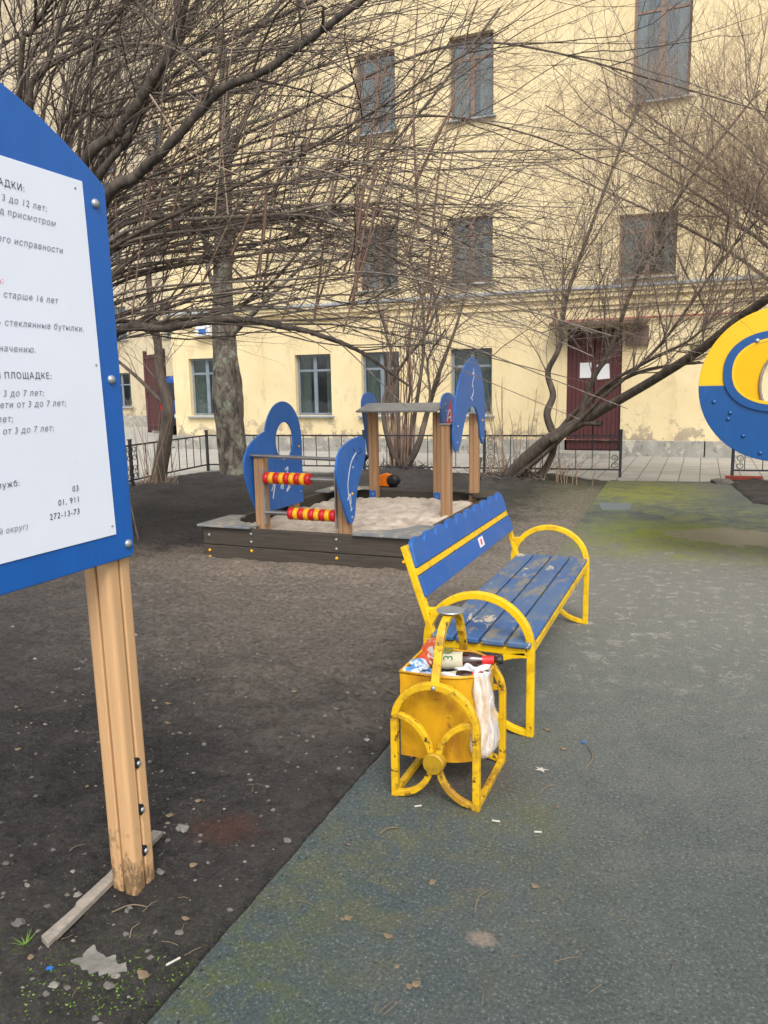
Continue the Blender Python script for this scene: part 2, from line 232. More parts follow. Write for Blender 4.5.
# ------------------------------------------------------------------ object helpers
def root_loc(o):
    l = Vector((0, 0, 0))
    while o is not None: l += o.location; o = o.parent
    return l
def tag(o, label, cat, group=None, kind=None):
    if label: o['label'] = label
    if cat: o['category'] = cat
    if group: o['group'] = group
    if kind: o['kind'] = kind
    return o
def thing(name, label, cat, loc, group=None):
    o = bpy.data.objects.new(name, None); o.empty_display_size = .1; C.objects.link(o); o.location = loc; return tag(o, label, cat, group)
class MB:
    def __init__(s): s.v = []; s.f = []; s.sm = []
    def add(s, vs, fs, smooth=False):
        b = len(s.v); s.v += [tuple(x) for x in vs]; s.f += [tuple(i+b for i in f) for f in fs]; s.sm += [smooth]*len(fs); return s
    def box(s, x0, x1, y0, y1, z0, z1):
        vs = [(x, y, z) for x in (x0, x1) for y in (y0, y1) for z in (z0, z1)]
        return s.add(vs, [(0, 1, 3, 2), (4, 6, 7, 5), (0, 4, 5, 1), (2, 3, 7, 6), (0, 2, 6, 4), (1, 5, 7, 3)])
    def obox(s, c, ax, ay, az):          # centre + three half axes
        c = Vector(c); ax, ay, az = map(Vector, (ax, ay, az))
        vs = [c+ax*i+ay*j+az*k for i in (-1, 1) for j in (-1, 1) for k in (-1, 1)]
        return s.add(vs, [(0, 1, 3, 2), (4, 6, 7, 5), (0, 4, 5, 1), (2, 3, 7, 6), (0, 2, 6, 4), (1, 5, 7, 3)])
    def tube(s, pts, r, n=8, caps=True, smooth=True):
        pts = [Vector(p) for p in pts]; R = r if hasattr(r, '__len__') else [r]*len(pts); vs = []; prev = None
        for i, p in enumerate(pts):
            d = (pts[min(i+1, len(pts)-1)]-pts[max(i-1, 0)]).normalized()
            if prev is None: prev = d.orthogonal().normalized()
            a = (prev-d*prev.dot(d)).normalized(); prev = a; b = d.cross(a)
            for k in range(n): t_ = 2*PI*k/n; vs.append(p+a*(R[i]*math.cos(t_))+b*(R[i]*math.sin(t_)))
        fs = [(i*n+k, i*n+(k+1) % n, (i+1)*n+(k+1) % n, (i+1)*n+k) for i in range(len(pts)-1) for k in range(n)]
        s.add(vs, fs, smooth)
        if caps: s.add(vs[:n], [tuple(range(n))[::-1]]); s.add(vs[-n:], [tuple(range(n))])
        return s
    def strip(s, pts, wdt, dep, mp, closed=False):   # flat bar swept along a 2-D path; mp(a, b, t) -> 3-D
        P = [Vector(p) for p in pts]; n = len(P); L = []; Rr = []
        for i, p in enumerate(P):
            a = P[(i-1) % n] if (closed or i > 0) else None; b = P[(i+1) % n] if (closed or i < n-1) else None
            d1 = (p-a).normalized() if a is not None else None; d2 = (b-p).normalized() if b is not None else None
            d1 = d1 or d2; d2 = d2 or d1; n1 = Vector((-d1.y, d1.x)); n2 = Vector((-d2.y, d2.x)); m = (n1+n2)
            m = m/max(m.length_squared/2, .35); L.append(p+m*wdt/2); Rr.append(p-m*wdt/2)
        vs = []
        for l, r_ in zip(L, Rr): vs += [mp(l.x, l.y, -dep/2), mp(r_.x, r_.y, -dep/2), mp(r_.x, r_.y, dep/2), mp(l.x, l.y, dep/2)]
        fs = []
        for i in range(n if closed else n-1):
            j = (i+1) % n
            for k in range(4): fs.append((i*4+k, i*4+(k+1) % 4, j*4+(k+1) % 4, j*4+k))
        if not closed: fs += [(3, 2, 1, 0), ((n-1)*4, (n-1)*4+1, (n-1)*4+2, (n-1)*4+3)]
        return s.add(vs, fs)
    def plate(s, outline, mp, t0, t1, holes=()):     # extruded outline, optional holes
        bm = bmesh.new(); loops = [outline]+list(holes); es = []
        for lp in loops:
            vv = [bm.verts.new((p[0], p[1], 0)) for p in lp]; es += [bm.edges.new((vv[i], vv[(i+1) % len(vv)])) for i in range(len(vv))]
        bmesh.ops.triangle_fill(bm, use_beauty=True, use_dissolve=False, edges=es)
        bm.verts.index_update(); P = [v_.co.copy() for v_ in bm.verts]; T = [tuple(v_.index for v_ in f.verts) for f in bm.faces]
        bd = [(e.verts[0].index, e.verts[1].index) for e in bm.edges if len(e.link_faces) == 1]; bm.free(); n = len(P)
        vs = [mp(p.x, p.y, t0) for p in P]+[mp(p.x, p.y, t1) for p in P]
        return s.add(vs, [f[::-1] for f in T]+[tuple(i+n for i in f) for f in T]+[(a, b, b+n, a+n) for a, b in bd])
    def lathe(s, prof, c, axis=(0, 0, 1), n=20, smooth=True, caps=True):   # prof: (radius, height)
        ax = Vector(axis).normalized(); a = ax.orthogonal().normalized(); b = ax.cross(a); c = Vector(c)
        vs = [c+ax*h+a*(r*math.cos(2*PI*k/n))+b*(r*math.sin(2*PI*k/n)) for r, h in prof for k in range(n)]
        fs = [(i*n+k, i*n+(k+1) % n, (i+1)*n+(k+1) % n, (i+1)*n+k) for i in range(len(prof)-1) for k in range(n)]
        s.add(vs, fs, smooth)
        if caps: s.add(vs[:n], [tuple(range(n))[::-1]]); s.add(vs[-n:], [tuple(range(n))])
        return s
    def blob(s, c, rx, ry, rz, seed=0, jag=.25, sub=2, smooth=False):
        bm = bmesh.new(); bmesh.ops.create_icosphere(bm, subdivisions=sub, radius=1); o = Vector((seed*3.7, seed*1.3, seed))
        for v_ in bm.verts: v_.co *= 1+jag*noise.noise(v_.co*1.6+o)*1.6
        bm.verts.index_update(); s.add([Vector((v_.co.x*rx, v_.co.y*ry, v_.co.z*rz))+Vector(c) for v_ in bm.verts], [tuple(v_.index for v_ in f.verts) for f in bm.faces], smooth); bm.free(); return s
    def build(s, name, mat, parent=None, bevel=0, seg=2, recalc=True):
        me = bpy.data.meshes.new(name); off = root_loc(parent) if parent else Vector((0, 0, 0))
        if not parent and s.v:
            xs = list(zip(*s.v)); off = Vector(((min(xs[0])+max(xs[0]))/2, (min(xs[1])+max(xs[1]))/2, min(xs[2])))
        me.from_pydata([tuple(Vector(v_)-off) for v_ in s.v], [], s.f); me.polygons.foreach_set('use_smooth', s.sm)
        if recalc:
            bm = bmesh.new(); bm.from_mesh(me); bmesh.ops.recalc_face_normals(bm, faces=bm.faces); bm.to_mesh(me); bm.free()
        me.materials.append(mat); o = bpy.data.objects.new(name, me); C.objects.link(o)
        if parent: o.parent = parent
        else: o.location = off
        if bevel:
            m = o.modifiers.new('bevel', 'BEVEL'); m.width = bevel; m.segments = seg; m.limit_method = 'ANGLE'; m.angle_limit = math.radians(40)
        return o
def world_mesh(mb, name, mat, recalc=True):      # mesh that keeps world coordinates (ground sheets)
    me = bpy.data.meshes.new(name); me.from_pydata(mb.v, [], mb.f); me.polygons.foreach_set('use_smooth', mb.sm)
    if recalc:
        bm = bmesh.new(); bm.from_mesh(me); bmesh.ops.recalc_face_normals(bm, faces=bm.faces); bm.to_mesh(me); bm.free()
    me.materials.append(mat); o = bpy.data.objects.new(name, me); C.objects.link(o); return o
XZ = lambda y: (lambda a, b, t: (a, y+t, b))
YZ = lambda x: (lambda a, b, t: (x+t, a, b))
def arc(cx, cy, rx, ry, a0, a1, n=10): return [(cx+rx*math.cos(math.radians(a0+(a1-a0)*i/n)), cy+ry*math.sin(math.radians(a0+(a1-a0)*i/n))) for i in range(n+1)]
def smooth_loop(pts, n=6):
    P = [Vector(p) for p in pts]; m = len(P); o = []
    for i in range(m):
        a, b, c, d = P[i-1], P[i], P[(i+1) % m], P[(i+2) % m]
        for k in range(n):
            t_ = k/n; o.append(.5*((2*b)+(c-a)*t_+(2*a-5*b+4*c-d)*t_*t_+(3*b-a-3*c+d)*t_**3))
    return [tuple(p) for p in o]
def spline(pts, n=6):
    P = [Vector(p) for p in pts]; P = [P[0]*2-P[1]]+P+[P[-1]*2-P[-2]]; o = []
    for i in range(1, len(P)-2):
        a, b, c, d = P[i-1:i+3]
        for k in range(n): t_ = k/n; o.append(.5*((2*b)+(c-a)*t_+(2*a-5*b+4*c-d)*t_*t_+(3*b-a-3*c+d)*t_**3))
    return o+[P[-2]]
def dome(mb, c, axis, r): return mb.lathe([(r, 0), (r*.95, r*.35), (r*.7, r*.62), (r*.25, r*.78)], c, axis, 12)
def text_mesh(name, items, mat, parent, rot, off=0.0008):      # items: (string, location, size, align)
    if len(items) > 1:
        for it in items: text_mesh(name, [it], mat, parent, rot, off)
        return
    allv = []; allf = []
    for s_, loc, size, al, sh in items:
        cu = bpy.data.curves.new('t', 'FONT'); cu.body = s_; cu.size = size; cu.align_x = al; cu.shear = sh; cu.dimensions = '2D'; cu.fill_mode = 'FRONT'; cu.resolution_u = 4; cu.space_character = 1.16
        o = bpy.data.objects.new('t', cu); C.objects.link(o); bpy.context.view_layer.update(); me = bpy.data.meshes.new_from_object(o.evaluated_get(bpy.context.evaluated_depsgraph_get()))
        mw = Matrix.Translation(loc) @ rot.to_4x4(); b = len(allv); allv += [mw @ v_.co for v_ in me.vertices]; ys = [v_.co.y/size for v_ in me.vertices]
        PT_ = (.32, .24, .24, .32, .54, 0, 0, .54, .54, 0, 0, .54); bad = set(); quads = []      # this font's letter н has overlapping outlines: refill it from its three bars
        for q in range(len(ys)-11):
            if all(abs(ys[q+j]-PT_[j]) < .012 for j in range(12)): bad |= set(range(q, q+12)); quads += [(q, q+1, q+2, q+3), (q+4, q+5, q+6, q+7), (q+8, q+9, q+10, q+11)]
        allf += [tuple(i+b for i in p.vertices) for p in me.polygons if not set(p.vertices) <= bad]+[tuple(i+b for i in q) for q in quads]
        bpy.data.objects.remove(o); bpy.data.curves.remove(cu); bpy.data.meshes.remove(me)
    mb = MB(); mb.add(allv, allf); return mb.build(name, mat, parent, recalc=False)
# ------------------------------------------------------------------ ground
big = MB(); big.add([(-150, -60, -.06), (150, -60, -.06), (150, 150, -.06), (-150, 150, -.06)], [(0, 1, 2, 3)])
tag(world_mesh(big, 'ground', Mt['asphalt']), None, None, kind='structure')
FL0, FL1 = Vector((-8.5, 11.98)), Vector((-1.18, 12.7))
LF = [Vector((-8.5, 11.98)), G(133, 489).to_2d(), G(60, 512).to_2d()]
def fence_v(u):
    if u < -8.5: return 11.98
    return 11.98+(u+8.5)*(.72/7.32)
PATH = [(-1.16, -3), (-1.16, .6)]+[(-1.162+.006*noise.noise((k*.31, 0, 0))+.004*noise.noise((k*1.3, 5, 0)), .6+k*.03) for k in range(1, 219)]+[(-1.16, 7.2), (-1.3, 12.0), (-1.42, 12.25), (.3, 12.5), (.42, 12.2), (.62, 10.4), (.95, 10.1), (7, 10.3), (7, -3)]
edge_t = [(-14, 9.2), (-8.9, 9.8), (-8.45, 12.05), (-5.4, 12.45), (-2.3, 12.86), (-1.95, 12.7), (-1.42, 12.27), (.3, 12.52), (.45, 12.9), (8, 13.6)]
def edge_v(u):
    for (a, b), (c, d) in zip(edge_t, edge_t[1:]):
        if a <= u <= c: return b+(d-b)*(u-a)/(c-a)
    return edge_t[0][1] if u < -14 else edge_t[-1][1]
def in_path(u, v):
    if v > 12.4: return False
    left = -1.16 if v < 7.2 else -1.16-.14*(v-7.2)/4.8
    if u < left+.03: return False
    if v < 10.35 or u > 7: return True
    return u < .62-.1*(v-10.4)-.02 and v < 12.3
mounds = [(G(510, 482).x, G(510, 482).y, .9, .12), (-4.9, 12.4, .9, .12), (-7.6, 11.35, .6, .1), (-7.77, 9.54, .45, .1), (-5.8, 5.5, .7, .08), (1.6, 11.5, 1.2, .08)]
def soil_z(u, v):
    if v > edge_v(u)-.05: return -.05
    if in_path(u, v): return -.04
    z = .014*noise.noise((u*.9, v*.9, 0))+.022*noise.noise((u*3.4, v*3.4, 3))+.02*noise.noise((u*8, v*8, 8))+.014*noise.noise((u*19, v*19, 1))
    for a, b, r, h in mounds:
        d2 = ((u-a)**2+(v-b)**2)/(r*r)
        if d2 < 6: z += h*math.exp(-d2)*(1+.5*noise.noise((u*5, v*5, 2)))
    if u < -1.1 and v < 12: e = min(1, max(0, (-1.16-u)/.35)); z = z*e+.006*(1-e)
    if -4.3 < u < -1.9 and 5.1 < v < 5.75: z += .045*max(0, 1-abs(v-5.6)/.4)*(.6+.4*(u+4.3)/2.4)
    return z
def grid(u0, u1, v0, v1, st, fn):
    nu, nv = int((u1-u0)/st), int((v1-v0)/st); vs = [(u0+(u1-u0)*i/nu, v0+(v1-v0)*j/nv) for j in range(nv+1) for i in range(nu+1)]
    return [(a, b, fn(a, b)) for a, b in vs], [(j*(nu+1)+i, j*(nu+1)+i+1, (j+1)*(nu+1)+i+1, (j+1)*(nu+1)+i) for j in range(nv) for i in range(nu)]
so_ = MB(); so_.add(*grid(-14, 5, -.6, 13.6, .06, lambda a, b: soil_z(a, b)-(.05 if -4.4 < a < -1.1 and .8 < b < 5.4 else 0)), True); so_.add(*grid(-4.5, -1.0, .7, 5.5, .022, lambda a, b: soil_z(a, b)+.002 if a < -1.17 else -.04), True)
tag(world_mesh(so_, 'soil_ground', Mt['soil']), None, None, kind='structure')
p = MB(); p.plate(PATH, lambda a, b, t: (a, b, t), -.05, .012); tag(world_mesh(p, 'rubber_path', Mt['rubber']), None, None, kind='structure')
a = [G(602, 510, .016), G(598, 503, .016), G(632, 503, .016), G(630, 510, .016)]
p = MB(); p.plate([(q.x, q.y) for q in a], lambda x, y, t: (x, y, t), .010, .017); tag(world_mesh(p, 'rubber_repair_patch', Mt['patch']), None, None, kind='structure')
p = MB(); p.plate([(u, edge_v(u)) for u in (-14, -8.9, -8.45, -5.4, -2.3, -1.95, -1.42, .3, .45, 8)]+[(8, 16.6), (-13.2, 16.6), (-13.4, 30), (-30, 30), (-30, 9.2)], lambda x, y, t: (x, y, t), -.05, .02)
tag(world_mesh(p, 'pavement', Mt['paving']), None, None, kind='structure')
# ------------------------------------------------------------------ main building
FV = 16.5
def window(parent, u0, u1, z0, z1, fv, mat='win_frame', sill='flash', cur=.5, transom=None, mull=1, dep=.16):
    y = fv+dep; fr = MB(); ft = .055
    fr.box(u0, u1, y-.03, y+.03, z0, z0+ft); fr.box(u0, u1, y-.03, y+.03, z1-ft, z1); fr.box(u0, u0+ft, y-.03, y+.03, z0+ft, z1-ft); fr.box(u1-ft, u1, y-.03, y+.03, z0+ft, z1-ft)
    for k in range(mull): x = u0+(u1-u0)*(k+1)/(mull+1); fr.box(x-.045, x+.045, y-.028, y+.028, z0+ft, z1-ft)
    tz = transom if transom else z0+(z1-z0)*.66
    fr.box(u0+ft, (u0+u1)/2-.046, y-.022, y+.022, tz-.025, tz+.025); fr.box((u0+u1)/2+.046, u1-ft, y-.022, y+.022, tz-.025, tz+.025)
    o = fr.build('window', Mt[mat], parent)
    MB().box(u0+ft, u1-ft, y-.004, y+.004, z0+ft, z1-ft).build('pane', Mt['glass'], o)
    MB().obox(((u0+u1)/2, fv+.03, z0-.02), ((u1-u0)/2+.07, 0, 0), (0, .13, .012), (0, 0, .012)).build('sill', Mt[sill], o)
    if cur:
        cb = MB(); n = 24
        for side in ((0, cur*.5), (1-cur*.5, 1)):
            a0, a1 = u0+(u1-u0)*side[0], u0+(u1-u0)*side[1]; vs = []
            for i in range(n+1):
                x = a0+(a1-a0)*i/n; yy = y+.14+.025*math.sin(i*1.9); vs += [(x, yy, z0), (x, yy, z1)]
            cb.add(vs, [(2*i, 2*i+2, 2*i+3, 2*i+1) for i in range(n)], True)
        cb.build('curtain', Mt['curtain'], o, recalc=False)
    return o
def wall_holes(mb, u0, u1, z0, z1, holes, y, dep):
    us = sorted({u0, u1, *[h[0] for h in holes], *[h[1] for h in holes]}); zs = sorted({z0, z1, *[h[2] for h in holes], *[h[3] for h in holes]})
    us = [x for x in us if u0 <= x <= u1]; zs = [x for x in zs if z0 <= x <= z1]
    for a, b in zip(us, us[1:]):
        for c, d in zip(zs, zs[1:]):
            if any(h[0] <= (a+b)/2 <= h[1] and h[2] <= (c+d)/2 <= h[3] for h in holes): continue
            mb.add([(a, y, c), (b, y, c), (b, y, d), (a, y, d)], [(0, 1, 2, 3)])
    for a, b, c, d in holes:
        mb.add([(a, y, c), (a, y+dep, c), (a, y+dep, d), (a, y, d)], [(0, 1, 2, 3)]); mb.add([(b, y, c), (b, y+dep, c), (b, y+dep, d), (b, y, d)], [(3, 2, 1, 0)])
        mb.add([(a, y, d), (b, y, d), (b, y+dep, d), (a, y+dep, d)], [(0, 1, 2, 3)]); mb.add([(a, y, c), (b, y, c), (b, y+dep, c), (a, y+dep, c)], [(3, 2, 1, 0)])
B = thing('apartment_building', 'long yellow plastered apartment building with grey framed windows and a dark red door', 'building', (-3, 16.5, 0))
cols = [(-12.13, -11.2), (-9.07, -8.12), (-7.34, -6.4), (-5.19, -4.25)]
floors = [(.87, 2.3), (3.68, 5.04), (6.98, 8.6), (10.4, 12)]
wins = [(a, b, c, d) for a, b in cols for c, d in floors if c < 1 or a > -8]+[(-1.69, -.61, 3.57, 4.76), (-1.53, -.5, 6.8, 9.0), (-1.53, -.5, 10.6, 12.2), (2.4, 3.4, 3.68, 5.04), (2.4, 3.4, 6.98, 8.6), (2.4, 3.4, .87, 2.3)]
door = (-2.66, -1.56, .14, 2.62)
wb = MB(); wall_holes(wb, -12.62, 6, .34, 13.6, wins+[(door[0], door[1], .34, door[3])], FV, .3)
wb.add([(-12.62, FV, -.05), (-12.62, 26, -.05), (-12.62, 26, 13.6), (-12.62, FV, 13.6)], [(0, 1, 2, 3)])
wb.add([(6, FV, -.05), (6, 26, -.05), (6, 26, 13.6), (6, FV, 13.6)], [(0, 1, 2, 3)])
wb.build('wall', Mt['plaster'], B, recalc=False)
rb = MB(); rb.box(-13, 6.4, FV-.4, 26.4, 13.6, 13.9); rb.build('roof', Mt['roof_brown'], B)
pl = MB()
for a, b in ((-12.66, -10.1), (-10.09, -7.6), (-7.59, -5.0), (-4.99, door[0]-.02), (door[1]+.02, .05), (.07, 1.9), (1.92, 6)): pl.box(a, b, FV-.05-.004*(int(a*7) % 3), FV+.05, -.05, .34+.02*(int(a*3) % 2))
pl.build('plinth', Mt['plinth'], B, bevel=.012)
MB().box(-12.66, 6, FV-.11, FV-.002, 3.32, 3.4).box(-12.64, 6, FV-.07, FV-.001, 3.22, 3.318).box(-12.64, 6, FV-.04, FV-.002, 3.06, 3.1).build('cornice', Mt['plaster'], B)
MB().add([(-12.66, FV-.14, 3.405), (6, FV-.14, 3.405), (6, FV, 3.46), (-12.66, FV, 3.46)], [(0, 1, 2, 3)]).box(-12.66, 6, FV-.14, FV-.13, 3.38, 3.404).build('cornice_flashing', Mt['flash'], B)
for i, (a, b, c, d) in enumerate(wins):
    st = -1.7 < a < 0
    window(B, a, b, c, d, FV, 'win_brown' if (st or c > 3) else 'win_frame', cur=(.45 if st else (.75, .55, .9, .6)[i % 4]), transom=(c+(d-c)*.74))
for k in range(4): MB().box(-12.4, 5.9, FV+1.1, FV+1.2, (-.1, 2.9, 6.2, 9.6)[k], (2.9, 6.2, 9.6, 13.5)[k]).build('inner_wall', Mt['interior'], B)
dm = MB(); dw = (door[1]-door[0])/2
for k in range(2):
    a = door[0]+k*dw+.01; b = a+dw-.02; d_ = MB()
    n = 6
    for j in range(n): x = a+(b-a)*j/n; d_.box(x+.003, x+(b-a)/n-.003, FV+.06, FV+.1, .14, 2.6)
    d_.box(a, b, FV+.1, FV+.13, .14, 2.6); do = d_.build('door_leaf', Mt['door_red'], B)
    MB().tube([(door[0]+dw+(-.06 if k == 0 else .06), FV+.05, 1.0+.12*q) for q in (0, 1)], .012).build('handle', Mt['iron'], do)
MB().box(-2.75, -1.42, 15.75, FV-.06, -.02, .13).build('door_step', Mt['plinth'], B, bevel=.01)
MB().obox(((-2.0), FV-.25, 2.72), (.95, 0, 0), (0, .25, .04), (0, -.004, .03)).box(-1.5, -1.06, FV-.09, FV-.02, 2.24, 2.62).build('door_canopy', Mt['roof_brown'], B)
MB().tube([(-2.9, FV-.06, 2.78), (6, FV-.06, 2.78)], .02).tube([(-2.9, FV-.06, 2.78), (-2.9, FV-.06, 3.04)], .02).build('gas_pipe', Mt['pipe_red'], B)
MB().tube([(-2.2+.5*i, FV-.03, 2.98-.02*math.sin(i*1.7)) for i in range(17)], .012, 5).build('cable', Mt['iron'], B)
MB().tube([(-.3+.4*i, FV-.03, 2.2-.0*i) for i in range(14)], .014, 5).build('cable', Mt['iron'], B)
lm = MB(); lm.box(-11.72, -11.3, FV-.22, FV-.02, 2.84, 3.12); lo = lm.build('lantern_box', Mt['paper'], B, bevel=.01); MB().box(-11.62, -11.4, FV-.226, FV-.22, 2.88, 3.0).build('blue_badge', Mt['blue'], lo)
tag(MB().box(-2.4, -2.17, FV+.05, FV+.056, 1.62, 1.93).build('paper_notice', Mt['paper']), 'square white paper notice taped on the left leaf of the red door', 'notice', 'paper notices on the door')
tag(MB().obox((-1.93, FV+.053, 1.74), (.125, 0, .01), (0, .003, 0), (-.01, 0, .15)).build('paper_notice', Mt['paper']), 'slightly tilted white paper notice taped on the right leaf of the red door', 'notice', 'paper notices on the door')
# rear building across the side passage, gate and blue car
R = thing('rear_building', 'faded beige courtyard building beyond the side passage at the far left', 'building', (-20, 27, 0))
rb = MB(); rw = [(-17.6, -16.5, c, d) for c, d in floors[1:]]+[(-20.6, -19.5, c, d) for c, d in floors[1:]]+[(-23.6, -22.5, c, d) for c, d in floors]
wall_holes(rb, -40, -10, -.1, 24, rw, 26.5, .3); rb.build('wall', Mt['plaster_old'], R, recalc=False); MB().box(-40, -10, 27.6, 27.7, -.1, 23.9).build('inner_wall', Mt['interior'], R)
for a in rw: window(R, *a, 26.5, 'win_frame', cur=.6)
MB().box(-40, -10, 26.3, 33, 24, 24.3).build('roof', Mt['roof_brown'], R)
MB().box(-34, -17.2, 26.44, 26.5, -.1, .5).build('plinth', Mt['plinth'], R)
g0, g1 = V(150, 436, 23.), V(168, 436, 22.)
Gt = thing('steel_gate', 'open rust red metal gate leaf standing in the side passage', 'gate', (g0.x, g0.y, 0))
d = (g1-g0); d.z = 0; n_ = d.length; d.normalize(); gb = MB()
for j in range(9): c0 = g0+d*(n_*(j+.5)/9); gb.obox((c0.x, c0.y, 1.45), d*(n_/9*.42), d.cross(Vector((0, 0, 1)))*.012, (0, 0, 1.35))
gb.build('slats', Mt['door_red'], Gt); q = MB()
for z in (.3, 1.5, 2.7): c0 = g0+d*(n_/2)+d.cross(Vector((0, 0, 1)))*.03; q.obox((c0.x, c0.y, z), d*(n_/2), d.cross(Vector((0, 0, 1)))*.02, (0, 0, .03))
q.build('rail', Mt['door_red'], Gt)
for c0 in (g0, g1): MB().box(c0.x-.05, c0.x+.05, c0.y-.05, c0.y+.05, 0, 2.95).build('post', Mt['door_red'], Gt)
cx = V(172, 440, 21.5).x+.55; Cr = thing('parked_van', 'blue van parked in the side passage, partly hidden by the building corner', 'van', (cx, 23.5, 0))
prof = [(21.4, .35), (21.38, 1.0), (21.5, 1.9), (21.8, 2.02), (24.2, 2.02), (24.9, 1.35), (25.6, 1.1), (25.75, .5), (25.7, .35)]
MB().plate(prof, YZ(cx), -.85, .85).build('body', Mt['car_blue'], Cr, bevel=.07, seg=3)
MB().obox((cx, 21.42, 1.5), (.68, 0, 0), (0, .02, .004), (0, .03, .28)).build('rear_window', Mt['car_glass'], Cr, bevel=.01)
for s1 in (-1, 1):
    MB().box(cx+s1*.74-.08, cx+s1*.74+.08, 21.33, 21.44, .85, 1.15).build('tail_lamp', Mt['lamp_red'], Cr, bevel=.01)
    MB().box(cx+s1*.86-.008, cx+s1*.86+.008, 21.9, 24.1, 1.3, 1.82).build('side_window', Mt['car_glass'], Cr)
    for yy in (22.1, 25): w_ = MB().lathe([(.18, -.1), (.31, -.1), (.34, -.06), (.34, .06), (.31, .1), (.18, .1)], (cx+s1*.78, yy, .34), (1, 0, 0), 20).build('wheel', Mt['tyre'], Cr); MB().lathe([(.17, -.09), (.17, .09)], (cx+s1*.78, yy, .34), (1, 0, 0), 16).build('rim', Mt['zinc'], w_)
MB().box(cx-.26, cx+.26, 21.34, 21.37, .62, .74).build('number_plate', Mt['paper'], Cr)
MB().box(cx-.84, cx+.84, 21.27, 21.42, .38, .58).build('bumper', Mt['black'], Cr, bevel=.03)
# ------------------------------------------------------------------ fences
def fence(label, a, b, scroll_a, scroll_b, posts=(0, 1), h=.68, zl=.14):
    a, b = Vector((a[0], a[1], 0)), Vector((b[0], b[1], 0)); F = thing('iron_fence', label, 'fence', a, 'low black iron fences'); d = (b-a); L = d.length; d.normalize(); n_ = d.cross(Vector((0, 0, 1)))
    P = lambda s_, z, o_=0: a+d*s_+n_*o_+Vector((0, 0, z))
    for z in (h, zl): MB().obox(P(L/2, z), d*L/2, n_*.008, (0, 0, .013)).build('rail', Mt['iron'], F)
    for k in posts: MB().obox(P(L*k, h/2+.03), d*.022, n_*.022, (0, 0, h/2+.05)).obox(P(L*k, h+.09), d*.03, n_*.03, (0, 0, .008)).build('post', Mt['iron'], F, bevel=.003)
    bars = MB(); s0 = .17 if scroll_a else 0; s1 = L-(.17 if scroll_b else 0); n = max(1, round((s1-s0)/.25))
    for i in range(n+1):
        s_ = s0+(s1-s0)*i/n
        if .03 < s_ < L-.03: bars.obox(P(s_, (h+zl)/2), d*.006, n_*.006, (0, 0, (h-zl)/2-.012))
    bars.build('bars', Mt['iron'], F)
    for on, c_ in ((scroll_a, .095), (scroll_b, L-.095)):
        if not on: continue
        sc = MB(); q = (h-zl)/4
        for k, zc in enumerate((zl+q*.95, zl+q*3.05)):
            for sg in (-1, 1):
                pts = []
                for i in range(17):
                    t_ = i/16; an = math.radians(-90*sg+sg*t_*470); r_ = .062*(1-t_*.68); pts.append(P(c_+sg*.0+math.cos(an)*r_, zc+sg*q*.46*(1-t_*.15)*(1)+math.sin(an)*r_*.9))
                sc.tube(pts, .006, 5)
        sc.build('scroll', Mt['iron'], F)
    return F
def on(t_): return FL0+(FL1-FL0)*t_
fx = [G(366, 474).x, G(485, 476).x]; f1 = Vector((fx[0], fence_v(fx[0]))); f2 = Vector((fx[1], fence_v(fx[1])))
fence('black iron fence section behind the sandbox, between the old tree and the bush', FL0, f1, False, True, (0, 1))
fence('black iron fence section behind the multi-stemmed bush', f1, f2, True, False, (1,))
fence('black iron fence section in front of the red door, behind the leaning tree', f2, FL1, True, True, (1,))
fence('black iron fence section at far left, behind the thin leaning shrub', LF[1], LF[0], True, False, (0,))
fence('black iron fence section running left behind the information board', G(30, 525).to_2d(), LF[1], False, True, (0,))
g = Vector((.46, 13.0)); fence('black iron fence section at right, below the round blue and yellow panel', g, g+Vector((4.2, .4)), True, False, (0, 1))
tag(MB().obox((.62, 12.85, .03), (.26, .02, 0), (0, .05, 0), (0, 0, .04)).build('brick_edging', Mt['brick'], bevel=.006), 'row of red bricks at the foot of the right fence post', 'brick edging')
tag(MB().blob(tuple(G(722, 482, .03)), .16, .1, .06, 4).build('boulder', Mt['stone']), 'rounded grey stone lying at the path end beside the right fence post', 'stone')
# ------------------------------------------------------------------ information board
PX, PY = -1.565, 1.703
LEAN = .013
def UB(x, y, X): p_ = U(x, y, X); p_ = U(x, y, X-LEAN*p_.z); return Vector((X, p_.y, p_.z))
IB = thing('information_board', 'blue information board with white printed rules on a wooden post, standing at the left', 'information board', (PX, PY, 0))
IB.rotation_euler = (0, -LEAN, 0)
def board_post(y):
    h = .0475; g_ = .007; pr = []
    for sx, sy in ((1, 0), (0, 1), (-1, 0), (0, -1)):   # face centres with a groove each
        a_ = Vector((sx, sy)); b_ = Vector((-sy, sx)); pr += [a_*h-b_*.0335-b_*0, a_*h-b_*.0075, a_*(h-.003)-b_*.004, a_*(h-.02)-b_*.003, a_*(h-.02)+b_*.003, a_*(h-.003)+b_*.004, a_*h+b_*.0075, a_*h+b_*.0335]
        for k in (1, 2, 3): an = k*PI/8; pr.append((a_+b_)*.0335+(a_*math.cos(an)+b_*math.sin(an))*.014)
    return MB().plate([(PX+p_.x, y+p_.y) for p_ in pr], lambda x, yy, t: (x, yy, t), -.05, 2.0)
po = board_post(PY).build('post', Mt['wood'], IB, bevel=.001, seg=1)
board_post(PY-.95).build('post', Mt['wood'], IB, bevel=.001, seg=1)
for z in (.40, .25, .115):
    MB().plate([(PY+.004+.0125*math.cos(a_), z+.0175*math.sin(a_)) for a_ in [2*PI*k/20 for k in range(20)]], YZ(PX+.0475), -.01, .0008).build('bolt_hole', Mt['black'], po); b_ = MB(); dome(b_, (PX+.0475, PY+.009, z-.003), (1, 0, 0), .008); b_.build('bolt', Mt['zinc'], po)
